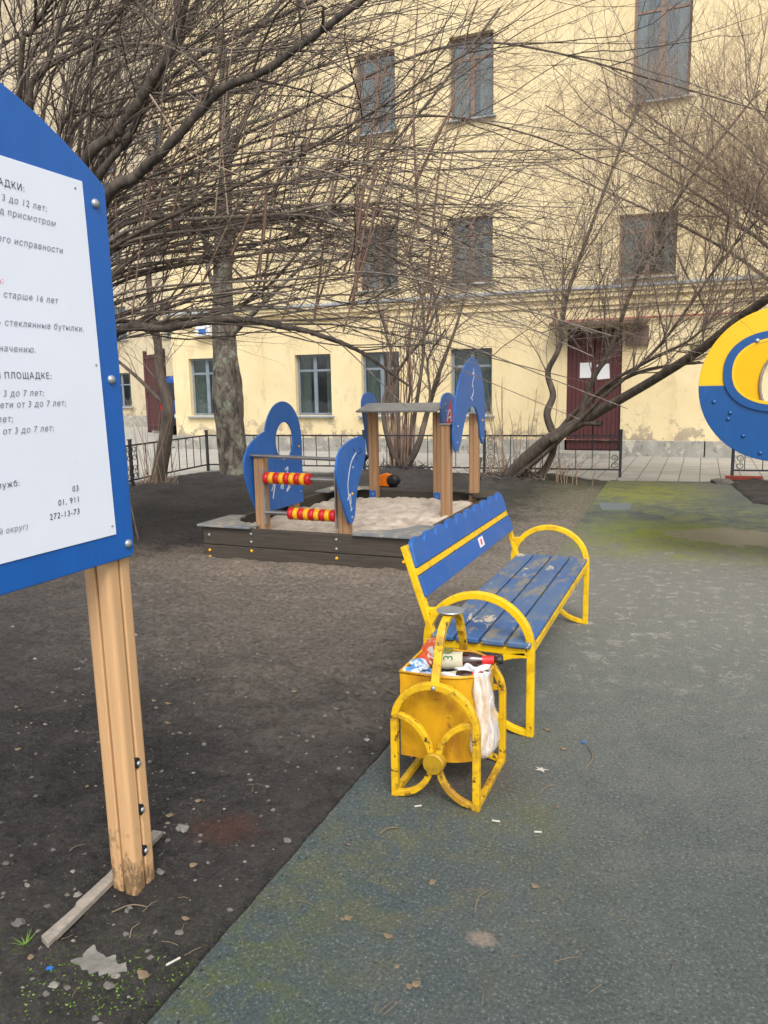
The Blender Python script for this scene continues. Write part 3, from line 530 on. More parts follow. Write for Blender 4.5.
BX = PX+.0475; e0, e1 = UB(134.5, 548, PX+.0665).y, .66; zb, zt = 1.03, 2.05
top = [(e1, zb+.02), (e1+.02, zb), (e0-.02, zb), (e0-.006, zb+.006), (e0, zb+.02), (e0, zt)]+[(e0-(e0-e1)*k/16, zt+.2*(1-abs(2*k/16-1)**1.8)) for k in range(1, 16)]+[(e1, zt)]
pn = MB().plate(top, YZ(BX), .001, .019).build('panel', Mt['board_blue'], IB, bevel=.003, seg=2); SX = BX+.019
s_out = [(e1+.08, 1.105), (UB(116, 533, PX+.068).y, 1.105), (UB(82, 182, PX+.068).y, 2.043), (e1+.08, 2.043)]
sh = MB().plate(s_out, YZ(SX), .0005, .003).build('printed_sheet', Mt['white'], pn, bevel=.0008, seg=1)
rotx = Matrix(((0, 0, 1), (1, 0, 0), (0, 1, 0))); TX = SX+.0042
def L(s_, x, y, size=.0215, sh_=.22): p_ = UB(x, y, TX); return (s_, p_, size, 'RIGHT', sh_)
text_mesh('printed_text', [L('от 3 до 12 лет;', 47, 212), L('под присмотром', 56, 227), L('и его исправности', 63, 254), L('старше 16 лет', 58, 304), L('бить стеклянные бутылки.', 84, 332), L('назначению.', 36, 353),
    L('от 3 до 7 лет;', 44, 396), L('дети от 3 до 7 лет;', 66, 406), L('лет;', 13, 422), L('от 3 до 7 лет;', 54, 431), L('(муниципальный округ)', 28, 529, .019)], Mt['ink'], sh, rotx)
text_mesh('printed_text', [L('ПЛОЩАДКИ:', 25, 192, .022, 0), L('ДЕТСКОЙ ПЛОЩАДКЕ:', 52, 379, .021, 0), L('служб:', 20, 486, .021, 0), L('03', 79, 491, .0215, .1), L('01, 911', 80, 502, .0215, .1), L('272-13-73', 80, 514, .0215, .1)], Mt['ink_dark'], sh, rotx)
text_mesh('printed_text', [L('ЗАПРЕЩЕНА:', 4, 284, .022, 0)], Mt['ink_red'], sh, rotx)
for x, y in ((95, 204), (111, 380), (128, 544)): q = UB(x, y, SX); b_ = MB(); dome(b_, (SX, q.y, q.z), (1, 0, 0), .013); b_.build('bolt', Mt['zinc'], pn)
for x, y in ((75, 188), (96, 365), (112, 526)): q = UB(x, y, SX+.003); b_ = MB(); dome(b_, (SX+.003, q.y, q.z), (1, 0, 0), .0035); b_.build('screw', Mt['zinc'], sh)
# ------------------------------------------------------------------ bench
uF, uB = -.625, -1.085; y0, y1 = 3.1, 4.78
BN = thing('bench', 'blue slatted bench with yellow curved steel frame and scalloped backrest on the path edge', 'bench', (-.85, 4, 0))
uc, hw = (uF+uB)/2, (uF-uB)/2
for y in (y0, y1):
    m = MB(); mp = XZ(y); W, D = .032, .034
    m.strip([(uF, .012)]+arc(uc, .4, hw, .215, 0, 180, 22)+[(uB, .012)], W, D, mp)
    for sg, ux in ((-1, uF), (1, uB)):
        m.strip([(ux+sg*(hw-.01)*math.sin(a_), .23+.145*math.cos(a_)) for a_ in [PI/2*k/9 for k in range(10)]], W*.85, D*.8, mp)
        m.strip([(ux+sg*(hw-.01)*math.sin(a_), .23-.205*math.cos(a_)) for a_ in [PI/2*k/9 for k in range(10)]], W*.85, D*.8, mp)
    m.strip([(uF-.02, .385), (uB+.01, .385)], W, D*.8, mp)
    fr = m.build('side_frame', Mt['yellow_paint'], BN, bevel=.004)
    MB().lathe([(.03, -.022), (.03, .022)], (uc, y, .23), (0, 1, 0), 20).build('hub_disc', Mt['yellow_paint'], fr, bevel=.003)
    MB().strip([(uB+.035, .37), (uB-.0, .5), (uB-.105, .81)], .03, D+.004, mp).strip([(uB-.01, .525), (uB+.07, .535)], .026, D*.7, mp).build('back_post', Mt['yellow_paint'], BN, bevel=.004)
MB().box(uF-.012, uF+.008, y0+.017, y1-.017, .372, .408).build('front_rail', Mt['yellow_paint'], BN, bevel=.003)
for ym in (y0+.03, (y0+y1)/2, y1-.03): MB().box(uB+.02, uF-.02, ym-.012, ym+.012, .386, .404).build('seat_bearer', Mt['yellow_paint'], BN)
for k in range(4):
    a_ = uF+.004-k*.112; MB().box(a_-.102, a_, y0-.035, y1+.02, .409, .434).build('seat_slat', Mt['seat_blue'], BN, bevel=.007, seg=3)
# backrest in its own slanted plane
bd = Vector((-.33, 0, 1)).normalized(); bo = Vector((uB-.025, 0, .58)); bn = Vector((1, 0, .33)).normalized()
bmap = lambda a, b, t: tuple(bo+Vector((0, a, 0))+bd*b+bn*t)
lo = [(y0-.0, 0), (y1, 0), (y1, .098), (y0-.0, .098)]; bl = MB().plate(lo, bmap, .004, .026).build('backrest_board', Mt['back_blue'], BN, bevel=.004)
nsc = 10; sc = [(y0, .135), (y1, .135)]; wd = (y1-y0)/nsc
for k in range(nsc):
    a_ = y1-k*wd; sc += [(a_-wd*(.04+.92*j/8), .225+.038*math.sin(PI*j/8)**.55) for j in range(9)]
MB().plate(sc, bmap, .004, .026).build('backrest_board', Mt['back_blue'], BN, bevel=.004)
MB().plate([(y0, .101), (y1, .101), (y1, .132), (y0, .132)], bmap, .0, .02).build('backrest_rail', Mt['yellow_paint'], BN, bevel=.003)
st = MB().plate([(4.02, .035), (4.115, .035), (4.115, .088), (4.02, .088)], bmap, .0262, .0268).build('sticker', Mt['paper'], bl)
MB().plate([(4.05, .045), (4.075, .045), (4.085, .07), (4.07, .082), (4.055, .07)], bmap, .0269, .0272).build('sticker_print', Mt['red_label'], st)
# ------------------------------------------------------------------ litter bin
a0, a1, c0, c1 = -.988, -.68, 2.45, 2.83; BI = thing('litter_bin', 'yellow steel litter bin full of rubbish at the near end of the bench', 'litter bin', (-.83, 2.68, 0)); um = (a0+a1)/2; hw = (a1-a0)/2
for y in (c0, c1):
    m = MB(); mp = XZ(y); W, D = .026, .026
    m.strip([(a0, .012), (a0, .3)]+arc(um, .3, hw, .155, 180, 0, 18)[1:]+[(a1, .012)], W, D, mp)
    for sg, ux in ((-1, a1), (1, a0)):
        m.strip([(ux+sg*(hw-.012)*math.sin(q), .17+.16*math.cos(q)) for q in [PI/2*k/8 for k in range(9)]], W*.85, D*.8, mp)
        m.strip([(ux+sg*(hw-.012)*math.sin(q), .17-.145*math.cos(q)) for q in [PI/2*k/8 for k in range(9)]], W*.85, D*.8, mp)
    fr = m.build('side_frame', Mt['bin_frame'], BI, bevel=.003)
    MB().lathe([(.0, -.021), (.036, -.021), (.04, -.016), (.04, .014), (.0, .014)], (um, y-.006, .17), (0, 1, 0), 24, False, False).build('hub_disc', Mt['bin_disc'], fr)
for u in (a0, a1): MB().box(u-.012, u+.012, c0+.013, c1-.013, .014, .036).build('base_rail', Mt['bin_frame'], BI, bevel=.003)
hz = .57; m = MB(); m.strip([(c0+.002, .438), (c0+.05, hz)]+[(q[0], q[1]) for q in arc((c0+c1)/2, hz, (c1-c0)/2-.06, .095, 180, 0, 14)]+[(c1-.05, hz), (c1-.002, .438)], .02, .03, lambda a, b, t: (um+t, a, b)); m.build('handle', Mt['bin_frame'], BI, bevel=.003)
MB().lathe([(.0, .0), (.05, .0), (.052, .003), (.05, .006), (.0, .007)], (um, (c0+c1)/2, hz+.106), (0, 0, 1), 28, False, False).build('ash_plate', Mt['zinc'], BI)
b_ = MB(); dome(b_, (um, c0-.014, .452), (0, -1, 0), .009); b_.build('bolt', Mt['zinc'], BI)
# bucket: flat left side, rounded right side
yb0, yb1, ul, ur = 2.515, 2.81, -.99, -.68; yc = (yb0+yb1)/2; ry = (yb1-yb0)/2
def bucket_loop(o_=0): return [(ul+o_, yb1-o_), (ul+o_, yb0+o_)]+[(x, y) for x, y in arc(ur-.15, yc, .15-o_, ry-o_, -90, 90, 16)]
ol, il = bucket_loop(), bucket_loop(.006); n = len(ol); vs = []; zl, zr = .14, .465
vs = [(x, y, zl) for x, y in ol]+[(x, y, zr) for x, y in ol]+[(x, y, zr) for x, y in il]+[(x, y, zl+.01) for x, y in il]
fs = [(i+n*k, (i+1) % n+n*k, (i+1) % n+n*(k+1), i+n*(k+1)) for k in range(3) for i in range(n)]+[tuple(range(n)), tuple(range(3*n, 4*n))]
bk = MB().add(vs, fs).build('bucket', Mt['bin_yellow'], BI); rim = MB(); lp = [Vector((x, y, zr)) for x, y in bucket_loop(.001)]; rim.tube(lp+[lp[0]], .006, 8).build('rim', Mt['bin_yellow'], bk)
# rubbish in the bin: filler mass as single crumpled things
def bottle(name, label, c, ax, L_=.24, r=.031, lab='cream', print_=None, group=None):
    ax = Vector(ax).normalized(); T = thing(name, label, 'bottle', c, group); c = Vector(c)
    MB().lathe([(.006, 0), (r*.9, .001), (r, .008), (r, L_*.5), (r*.85, L_*.6), (r*.5, L_*.72), (r*.42, L_*.8), (r*.4, L_*.95), (r*.46, L_*.955), (r*.46, L_), (r*.1, L_)], c, ax, 22).build('glass_body', Mt['glass_brown'], T)
    l = MB().lathe([(r+.0006, L_*.1), (r+.0006, L_*.42)], c, ax, 22, True, False).build('label', Mt[lab], T, recalc=False)
    MB().lathe([(r*.55, L_*.7), (r*.48, L_*.74), (r*.46, L_*.88)], c, ax, 22, True, False).build('neck_label', Mt['red_label'], T, recalc=False)
    MB().lathe([(r*.5, L_*.94), (r*.52, L_*1.005), (r*.3, L_*1.01)], c, ax, 14).build('cap', Mt['black'], T)
    if print_:
        side = Vector((0, -.75, .66)); side = (side-ax*side.dot(ax)).normalized(); up = side.cross(ax)
        m3 = Matrix((up, ax, side)).transposed(); m3 = Matrix((-up, -ax, side)).transposed() if False else m3
        text_mesh('label_print', [(print_, c+ax*L_*.13+side*(r+.0012)-up*.016, .052, 'LEFT', 0)], Mt['green_ink'], l, m3)
    return T
bottle('beer_bottle', 'brown glass bottle with cream and red labels lying across the top of the full bin', (-.895, 2.66, .468), (.98, .12, .1), .25, .033, print_='30')
bottle('beer_bottle', 'brown bottle neck showing under the larger bottle at the front of the bin', (-.87, 2.6, .415), (.93, -.02, .26), .2, .027)
def crumple(name, mat, label, cat, c, rx, ry, rz, seed, jag=.7):
    return tag(MB().blob(c, rx, ry, rz, seed, jag, 4, True).build(name, Mt[mat]), label, cat)
crumple('snack_wrapper', 'blue_pack', 'crumpled blue and white wrapper at the left front corner of the bin', 'wrapper', (-.955, 2.6, .45), .042, .05, .022, 3)
MBw = MB().obox((-.945, 2.68, .462), Vector((.012, .004, .012)), Vector((0, .022, 0)), Vector((-.018, 0, .02))); tag(MBw.build('drink_carton', Mt['orange_pack'], bevel=.003), 'small orange and white carton poking up at the back left of the bin', 'carton')
tag(MB().obox((-.965, 2.8, .468), Vector((.024, .0, .008)), Vector((0, .045, .006)), Vector((-.006, 0, .02))).build('juice_box', Mt['orange_pack'], bevel=.003), 'flat orange box lying in the far left corner of the bin', 'box')
crumple('napkin', 'paper', 'white crumpled napkin beside the bottle neck in the bin', 'napkin', (-.755, 2.66, .452), .05, .05, .028, 9)
crumple('paper_scrap', 'paper', 'dirty paper scrap wedged low at the front wall of the bin', 'paper', (-.83, 2.57, .435), .06, .025, .02, 5)
crumple('rubbish_bag', 'black', 'black rubbish filling the bin beneath the bottles', 'rubbish', (-.84, 2.7, .38), .13, .13, .06, 12, .3)
# transparent plastic bag hanging over the rim
bg_ = MB(); n = 26; rows = [(.482, .03, .03), (.474, .03, .04), (.455, .026, .036), (.42, .03, .036), (.37, .036, .04), (.32, .04, .046), (.27, .042, .05), (.23, .042, .05), (.2, .038, .046), (.175, .03, .036), (.155, .012, .016)]
vs = []
for j, (z, rx, ry_) in enumerate(rows):
    for k in range(n):
        an = 2*PI*k/n; f_ = 1+.45*noise.noise((math.cos(an)*2.2, math.sin(an)*2.2, z*12))+.14*math.sin(an*6+z*20)+.2*noise.noise((math.cos(an)*6, math.sin(an)*6, z*30)); vs.append((-.70+.1*min(.475-z, .12)+rx*f_*math.cos(an), 2.59-.02*(.47-z)*3+ry_*f_*math.sin(an), z+.006*noise.noise((an, z*5, 3))))
bg_.add(vs, [(j*n+k, j*n+(k+1) % n, (j+1)*n+(k+1) % n, (j+1)*n+k) for j in range(len(rows)-1) for k in range(n)], True)
tag(bg_.build('plastic_bag', Mt['film'], recalc=False), 'crinkled see-through plastic bag hanging over the right rim of the bin', 'plastic bag')
# ------------------------------------------------------------------ sandbox
u0, u1, v0, v1 = -4.12, -2.12, 5.68, 8.45; zs = .29
SB = thing('sandbox', 'wooden sandbox with blue play panels, bead rails and a small shop counter', 'sandbox', (-3.1, 7, 0))
for (a, b, c, d) in ((u0, u1, v0, v0+.045), (u0, u1, v1-.045, v1), (u0, u0+.045, v0+.047, v1-.047), (u1-.045, u1, v0+.047, v1-.047)):
    for z in (-.03, .136): MB().box(a, b, c, d, z, z+.16).build('side_board', Mt['box_wood'], SB, bevel=.006)
for x, z in ((u0+.06, .22), (u0+.06, .08), (u0+.06, .02), (-3.62, .25), (-3.62, .18), (-3.62, .1), (-2.79, .25), (-2.79, .17), (-2.79, .09), (u1-.07, .2), (u1-.07, .1)):
    b_ = MB(); dome(b_, (x, v0, z), (0, -1, 0), .014); b_.build('bolt_cap', Mt['yel_bead'] if z < .12 or x > u1-.1 else Mt['zinc'], SB)
def corner_seat(cx_, cy_, sx, sy, lab, r=.55, mat='blue_dirty'):
    pts = [(cx_, cy_), (cx_+sx*r, cy_)]+[(cx_+sx*(r-.38*r*math.sin(q)*1.0-.0), cy_+sy*(.16+.0*r)+sy*(r-.16)*0) for q in ()]
    cc = (cx_+sx*r, cy_+sy*r); pts += [(cx_+sx*r, cy_+sy*.17)]+[(cc[0]-sx*(r-.17)*math.sin(q), cc[1]-sy*(r-.17)*math.cos(q)) for q in [PI/2*k/8 for k in range(1, 8)]]+[(cx_+sx*.17, cy_+sy*r), (cx_, cy_+sy*r)]
    return MB().plate(pts, lambda a, b, t: (a, b, t), zs+.008, zs+.03).build('corner_seat', Mt[mat], SB, bevel=.006)
corner_seat(u0-.04, v0-.04, 1, 1, ''); corner_seat(u1+.04, v0-.04, -1, 1, ''); corner_seat(u0-.04, v1+.04, 1, -1, ''); corner_seat(u1+.04, v1+.04, -1, -1, '', mat='black')
def post(x, y, h_, s=.05, bracket=False, cap=None):
    g_ = .005; pr = []
    for sx, sy in ((1, 0), (0, 1), (-1, 0), (0, -1)):
        a_ = Vector((sx, sy)); b_ = Vector((-sy, sx)); pr += [a_*s-b_*(s-.01), a_*s-b_*g_, a_*(s-.009), a_*s+b_*g_, a_*s+b_*(s-.01)]
    p_ = MB().plate([(x+q.x, y+q.y) for q in pr], lambda a, b, t: (a, b, t), -.02, h_).build('post', Mt['post_wood'], SB)
    if bracket: br_ = MB().box(x-s*.8, x+s*.8, y-s-.006, y-s, .2, .3).build('foot_bracket', Mt['blue'], p_); b_ = MB(); dome(b_, (x, y-s-.006, .255), (0, -1, 0), .012); b_.build('bolt', Mt['zinc'], br_)
    if cap: MB().box(x-s-.012, x+s+.012, y-s-.012, y+s+.012, h_+.001, h_+.014).build('cap', Mt[cap], p_, bevel=.003)
    return p_
post(-3.6, 5.86, .92); post(-2.79, 5.86, .9); post(-3.58, 8.36, 1.27, bracket=True); post(-2.78, 8.36, 1.21, bracket=True); post(-2.36, 7.36, 1.12, cap='grey_top'); post(-2.33, 8.28, 1.2)
MB().tube([(-3.66, 5.8, .93), (-2.76, 5.8, .91)], .016, 12).build('top_rail', Mt['steel'], SB)
for x in (-3.535, -2.84): MB().obox((x, 5.8, .57), (.006, 0, 0), (0, .022, 0), (0, 0, .25)).build('side_plate', Mt['grey_top'], SB, bevel=.004)
for z, s0, n in ((.735, -3.53, 9), (.43, -3.3, 9)):
    rd = MB().tube([(-3.53, 5.8, z), (-2.845, 5.8, z)], .02, 10).build('bead_rod', Mt['steel'], SB)
    for k in range(n):
        x = s0+.051*(k+.5); MB().lathe([(.016, -.024), (.044, -.024), (.053, -.014), (.053, .014), (.044, .024), (.016, .024)], (x, 5.8, z), (1, 0, 0), 20).build('bead', Mt['red_bead' if k % 2 == 0 else 'yel_bead'], rd)
def bolt_on(parent, x, pts, r=.013, mats=None):
    for i, (y, z) in enumerate(pts): b_ = MB(); dome(b_, (x, y, z), (1, 0, 0), r); b_.build('bolt_cap', Mt[(mats or ['zinc'])[i % len(mats or ['zinc'])]], parent)
def scrib(parent, x, strokes, r=.006, mat='scrib'):
    m = MB()
    for st_ in strokes: m.tube(spline([(x, a_, b_) for a_, b_ in st_], 5), r, 5)
    for i, v_ in enumerate(m.v): m.v[i] = (x+(v_[0]-x)*.15, v_[1], v_[2])
    return m.build('paint_mark', Mt[mat], parent)
PL = smooth_loop([(6.0, 1.11), (6.12, 1.12), (6.2, 1.05), (6.2, .85), (6.12, .6), (6.02, .42), (5.92, .37), (5.8, .54), (5.71, .74), (5.7, .9), (5.8, 1.02)])
MB().plate(PL, YZ(-3.68), 0, .018).build('leaf_panel', Mt['blue'], SB, bevel=.004)
PR = smooth_loop([(6.0, 1.09), (6.1, 1.07), (6.13, .98), (6.09, .85), (5.97, .7), (5.91, .55), (5.87, .41), (5.79, .37), (5.71, .46), (5.6, .66), (5.54, .84), (5.6, .98), (5.78, 1.06)])
lp_ = MB().plate(PR, YZ(-2.72), 0, .018).build('leaf_panel', Mt['blue'], SB, bevel=.004)
bolt_on(lp_, -2.702, [(5.86, .84), (5.83, .62), (5.82, .42)], mats=['zinc', 'yel_bead', 'zinc'])
scrib(lp_, -2.7, [[(5.93, .96), (5.82, .88), (5.75, .72), (5.76, .6)], [(5.76, .6), (5.78, .55), (5.8, .5)], [(5.73, .58), (5.79, .62), (5.8, .54)], [(5.79, .48), (5.82, .5)]], .009)
scrib(lp_, -2.7, [[(5.86, 1.0), (5.96, .95), (6.04, .96)], [(5.92, .94), (5.95, .9)], [(5.98, 1.0), (6.04, .97)]], .004, 'iron')
AR = [(6.37, .3), (6.37, .95)]+[(6.745+.375*math.cos(math.radians(a_)), .98+.4*math.sin(math.radians(a_))) for a_ in range(170, 9, -8)]+[(7.12, .95), (7.12, .3)]
hole = [(6.76+.18*math.cos(a_), .98+.19*math.sin(a_)) for a_ in [2*PI*k/28 for k in range(28)]]
ap = MB().plate(AR, lambda a, b, t: (-3.96+t, a+.14, b), 0, .018, [hole]).build('arch_panel', Mt['blue'], SB, bevel=.004); post(-4.01, 7.16, .6)
bolt_on(ap, -3.94, [(7.19, .9), (7.19, .42)], mats=['yel_bead', 'zinc'])
scrib(ap, -3.94, [[(6.74, .62), (6.8, .56), (6.78, .5), (6.84, .56), (6.82, .49)], [(6.88, .68), (6.94, .7), (6.92, .64)], [(6.6, .5), (6.68, .6), (6.62, .42)], [(6.88, .55), (6.95, .52), (6.9, .46), (6.98, .5)], [(6.9, .6), (6.98, .58)]], .012)
# shop counter
ct = MB().obox((-3.19, 8.26, 1.27), (.49, 0, 0), (0, .17, .04), (0, -.003, .011)).build('counter_top', Mt['grey_top'], SB, bevel=.006)
WL = smooth_loop([(8.4, 1.44), (8.62, 1.42), (8.72, 1.3), (8.62, 1.1), (8.54, .9), (8.5, .72), (8.44, .72), (8.38, .95), (8.32, 1.15), (8.28, 1.34)])
MB().plate(WL, YZ(-3.7), 0, .018).build('wing_panel', Mt['blue'], SB, bevel=.004)
WR = smooth_loop([(8.4, 1.42), (8.6, 1.42), (8.8, 1.32), (8.86, 1.12), (8.7, 1.06), (8.52, .98), (8.44, .68), (8.38, .68), (8.34, .95), (8.24, 1.2), (8.28, 1.36)])
wp = MB().plate(WR, YZ(-2.72), 0, .018).build('wing_panel', Mt['blue'], SB, bevel=.004)
MB().plate([(8.42, 1.1), (8.5, 1.22), (8.56, 1.36), (8.63, 1.26), (8.68, 1.16), (8.76, 1.12), (8.76, 1.09), (8.46, 1.07)], YZ(-2.702), .0005, .0015).build('red_mark', Mt['red_bead'], wp)
scrib(wp, -2.699, [[(8.46, 1.1), (8.5, 1.2), (8.58, 1.22), (8.6, 1.1)], [(8.5, 1.14), (8.6, 1.15)]], .012); bolt_on(wp, -2.702, [(8.4, 1.3), (8.44, 1.22)])
TL = smooth_loop([(7.72, 1.72), (7.92, 1.79), (8.14, 1.76), (8.34, 1.6), (8.44, 1.36), (8.46, 1.1), (8.43, .9), (8.36, .86), (8.28, .95), (8.22, 1.12), (8.08, 1.26), (7.9, 1.28), (7.74, 1.22), (7.62, 1.08), (7.53, .94), (7.42, .86), (7.31, .88), (7.27, 1.04), (7.33, 1.3), (7.48, 1.55)], 5)
tp = MB().plate(TL, YZ(-2.275), 0, .018).build('arch_panel', Mt['blue'], SB, bevel=.004)
bolt_on(tp, -2.257, [(7.42, 1.1), (7.4, .94), (8.36, 1.12), (8.36, .92)], mats=['zinc', 'zinc', 'yel_bead', 'zinc'])
scrib(tp, -2.255, [[(7.98, 1.68), (8.0, 1.6), (7.94, 1.52), (7.98, 1.44), (7.92, 1.38)], [(7.94, 1.62), (7.99, 1.64)], [(7.92, 1.5), (7.97, 1.5)], [(7.88, 1.38), (7.95, 1.35)]], .011)
sand_z = lambda x, y: .215+.04*noise.noise((x*1.5, y*1.5, 4))+.035*noise.noise((x*6, y*6, 1))+.03*noise.noise((x*13, y*13, 7))-.03*max(0, 1-min(x-u0, u1-x, y-v0, v1-y)/.25)
m = MB(); m.add(*grid(u0+.046, u1-.046, v0+.046, v1-.046, .025, sand_z), True); o = world_mesh(m, 'sand', Mt['sand']); tag(o, 'pale lumpy play sand filling the wooden sandbox', 'sand', kind='stuff')
m = MB(); g = G(340, 489, zs+.03); m.add(*grid(u0-.0, u0+.42, v1-.42, v1+.0, .02, lambda x, y: zs+.03+max(-.004, .025*(1-((x-u0-.2)**2+(y-v1+.2)**2)/.035)+.008*noise.noise((x*14, y*14, 0)))), True); tag(world_mesh(m, 'sand_heap', Mt['sand']), 'small drift of sand on the far left corner seat of the sandbox', 'sand', kind='stuff')
# toys
g = V(386, 488, 8.62); T = thing('toy_digger', 'orange and black toy digger beside the counter post on the sandbox rim', 'toy', (g.x, g.y, .3)); gx, gy = g.x, g.y
MB().plate([(gx-.16, .31), (gx+.06, .31), (gx+.1, .36), (gx+.09, .45), (gx+.0, .47), (gx-.16, .42)], XZ(gy), -.05, .05).build('bucket', Mt['orange'], T, bevel=.012)
MB().lathe([(.02, -.055), (.07, -.055), (.075, 0), (.07, .055), (.02, .055)], (gx+.1, gy, .385), (0, 1, 0), 18).build('wheel', Mt['black'], T)
MB().box(gx-.2, gx+.12, gy+.03, gy+.09, .29, .32).build('chassis', Mt['black'], T, bevel=.008)
g = G(357, 483); T = thing('spring_rocker', 'small black and orange toy standing behind the sandbox, partly hidden by the leaf panel', 'toy', (g.x, 9.7, 0)); gx = V(357, 470, 9.7).x
MB().tube([(gx-.1, 9.7, .02), (gx-.02, 9.7, .25), (gx+.1, 9.7, .5), (gx+.16, 9.7, .58)], .035, 10).build('handle', Mt['black'], T); MB().blob((gx-.0, 9.7, .36), .07, .08, .07, 2, .1, 2, True).build('hub', Mt['orange'], T)
MB().lathe([(.05, 0), (.16, .01), (.16, .06), (.05, .08)], (gx-.12, 9.7, .0), (0, 0, 1), 18).build('base', Mt['black'], T)
# ------------------------------------------------------------------ round play tunnel at right
dv, du, dz, dr = 6.5, .535, 1.468, .575
PT = thing('play_tunnel', 'round yellow and blue play tunnel panel with a porthole at the right edge', 'play equipment', (du, 6.9, 0))
iw, ih = .42, .335
def rr(cx_, cy_, a_, b_, n=40, p_=2.6): return [(cx_+a_*math.copysign(abs(math.cos(2*PI*k/n))**(2/p_), math.cos(2*PI*k/n)), cy_+b_*math.copysign(abs(math.sin(2*PI*k/n))**(2/p_), math.sin(2*PI*k/n))) for k in range(n)]
def half(lo_, hi_, a0_, a1_):
    o_ = [(du+dr*math.cos(math.radians(a_)), dz+dr*math.sin(math.radians(a_))) for a_ in np.linspace(lo_, hi_, 41)]
    return o_+[(du+.37*math.cos(math.radians(a_)), dz+.1+.27*math.sin(math.radians(a_))) for a_ in np.linspace(a1_, a0_, 31)]
MB().plate(half(0, 180, -21.74, 201.74), XZ(dv), -.012, .012).build('upper_panel', Mt['drum_yellow'], PT, bevel=.004); lowp = MB().plate(half(180, 360, 201.74, 338.26), XZ(dv), -.012, .012).build('lower_panel', Mt['drum_blue'], PT, bevel=.004)
HC = (du, dz+.1)
MB().plate(rr(*HC, .405, .305, 60, 2.3), XZ(dv), -.028, -.0125, [rr(*HC, .33, .235, 60, 2.3)]).build('porthole_ring', Mt['drum_blue'], PT, bevel=.004)
MB().plate(rr(*HC, .345, .25, 60, 2.3), XZ(dv), -.03, .14, [rr(*HC, .325, .23, 60, 2.3)]).build('porthole_lining', Mt['drum_yellow'], PT)
for x, y in ((714, 402), (730, 413), (728, 419), (743, 436), (760, 453)): q = V(x, y, dv); b_ = MB(); dome(b_, (q.x, dv-.012, q.z), (0, -1, 0), .016); b_.build('bolt_cap', Mt['drum_blue'], lowp)
q = V(757, 341, dv); b_ = MB(); dome(b_, (q.x, dv-.028, q.z), (0, -1, 0), .018); b_.build('bolt_cap', Mt['zinc'], PT)
MB().plate([(du+.57*math.cos(a_), dz+.57*math.sin(a_)) for a_ in [2*PI*k/40 for k in range(40)]], XZ(7.75), -.012, .012, [[(du+.15+.22*math.cos(a_), dz+.0+.3*math.sin(a_)) for a_ in [2*PI*k/30 for k in range(30)]]]).build('rear_panel', Mt['drum_yellow'], PT, bevel=.004)
ring = MB(); pts = [(du+.15+.225*math.cos(a_), 7.73, dz+.0+.305*math.sin(a_)) for a_ in [2*PI*k/30 for k in range(31)]]; ring.tube(pts, .014, 8); ring.build('edge_trim', Mt['grey_top'], PT)
sh_ = MB(); n = 28; vs = [(du+.53*math.cos(a_), y, dz+.53*math.sin(a_)) for y in (dv+.013, 7.73) for a_ in [math.radians(150+150*k/n) for k in range(n+1)]]
sh_.add(vs, [(k, k+1, n+2+k, n+1+k) for k in range(n)], True); sh_.build('tunnel_shell', Mt['drum_yellow'], PT, recalc=False)
MB().box(du+.0, du+.5, 6.72, 6.9, dz-.06, dz-.045).build('inner_shelf', Mt['drum_blue'], PT, bevel=.004); MB().lathe([(.0, 0), (.03, .005), (.035, .03), (.02, .05), (0, .055)], (du+.1, 6.8, dz-.045), (0, 0, 1), 14, True, False).build('knob', Mt['red_bead'], PT)
for x, y in ((1.1, 6.58), (1.1, 7.66), (2.0, 6.58), (2.0, 7.66)): MB().box(x-.05, x+.05, y-.05, y+.05, 0, 2.6).build('post', Mt['post_wood'], PT, bevel=.008)
MB().box(1.0, 2.1, 6.5, 7.74, .78, .82).build('deck', Mt['box_wood'], PT)
for y in (6.565, 7.675): MB().box(.95, 1.16, y-.02, y+.02, 1.3, 1.36).build('cross_bar', Mt['zinc'], PT)
# ------------------------------------------------------------------ trees
class Tubes:
    def __init__(s): s.V = []; s.F = []; s.n = 0
    def add(s, pts, rad, k=3):
        P = np.asarray(pts, float); n = len(P); T = np.gradient(P, axis=0); T /= np.linalg.norm(T, axis=1)[:, None]+1e-9
        m = T.mean(0); ref = np.eye(3)[np.argmin(abs(m))]; A = np.cross(T, ref); A /= np.linalg.norm(A, axis=1)[:, None]+1e-9; B_ = np.cross(T, A)
        an = 2*PI*np.arange(k)/k; R_ = np.asarray(rad, float)[:, None, None]
        vs = P[:, None]+R_*(A[:, None]*np.cos(an)[None, :, None]+B_[:, None]*np.sin(an)[None, :, None]); s.V.append(vs.reshape(-1, 3))
        i = np.arange(n-1)[:, None]*k; j = np.arange(k)[None]; jj = (j+1) % k
        s.F.append((np.stack([i+j, i+jj, i+k+jj, i+k+j], -1).reshape(-1, 4)+s.n)); s.n += n*k
    def build(s, name, mat, parent, smooth=True):
        if not s.V: return
        off = root_loc(parent); V_ = np.concatenate(s.V)-np.array(off); F_2 = np.concatenate(s.F); me = bpy.data.meshes.new(name)
        me.vertices.add(len(V_)); me.vertices.foreach_set('co', V_.ravel()); me.loops.add(F_2.size); me.loops.foreach_set('vertex_index', F_2.ravel().astype(np.int32))
        me.polygons.add(len(F_2)); me.polygons.foreach_set('loop_start', np.arange(0, F_2.size, 4, dtype=np.int32)); me.polygons.foreach_set('loop_total', np.full(len(F_2), 4, dtype=np.int32))
        me.polygons.foreach_set('use_smooth', np.full(len(F_2), smooth)); me.update(); me.validate(); me.materials.append(mat); o = bpy.data.objects.new(name, me); C.objects.link(o); o.parent = parent; return o
def unit(v_): return v_/(np.linalg.norm(v_)+1e-9)
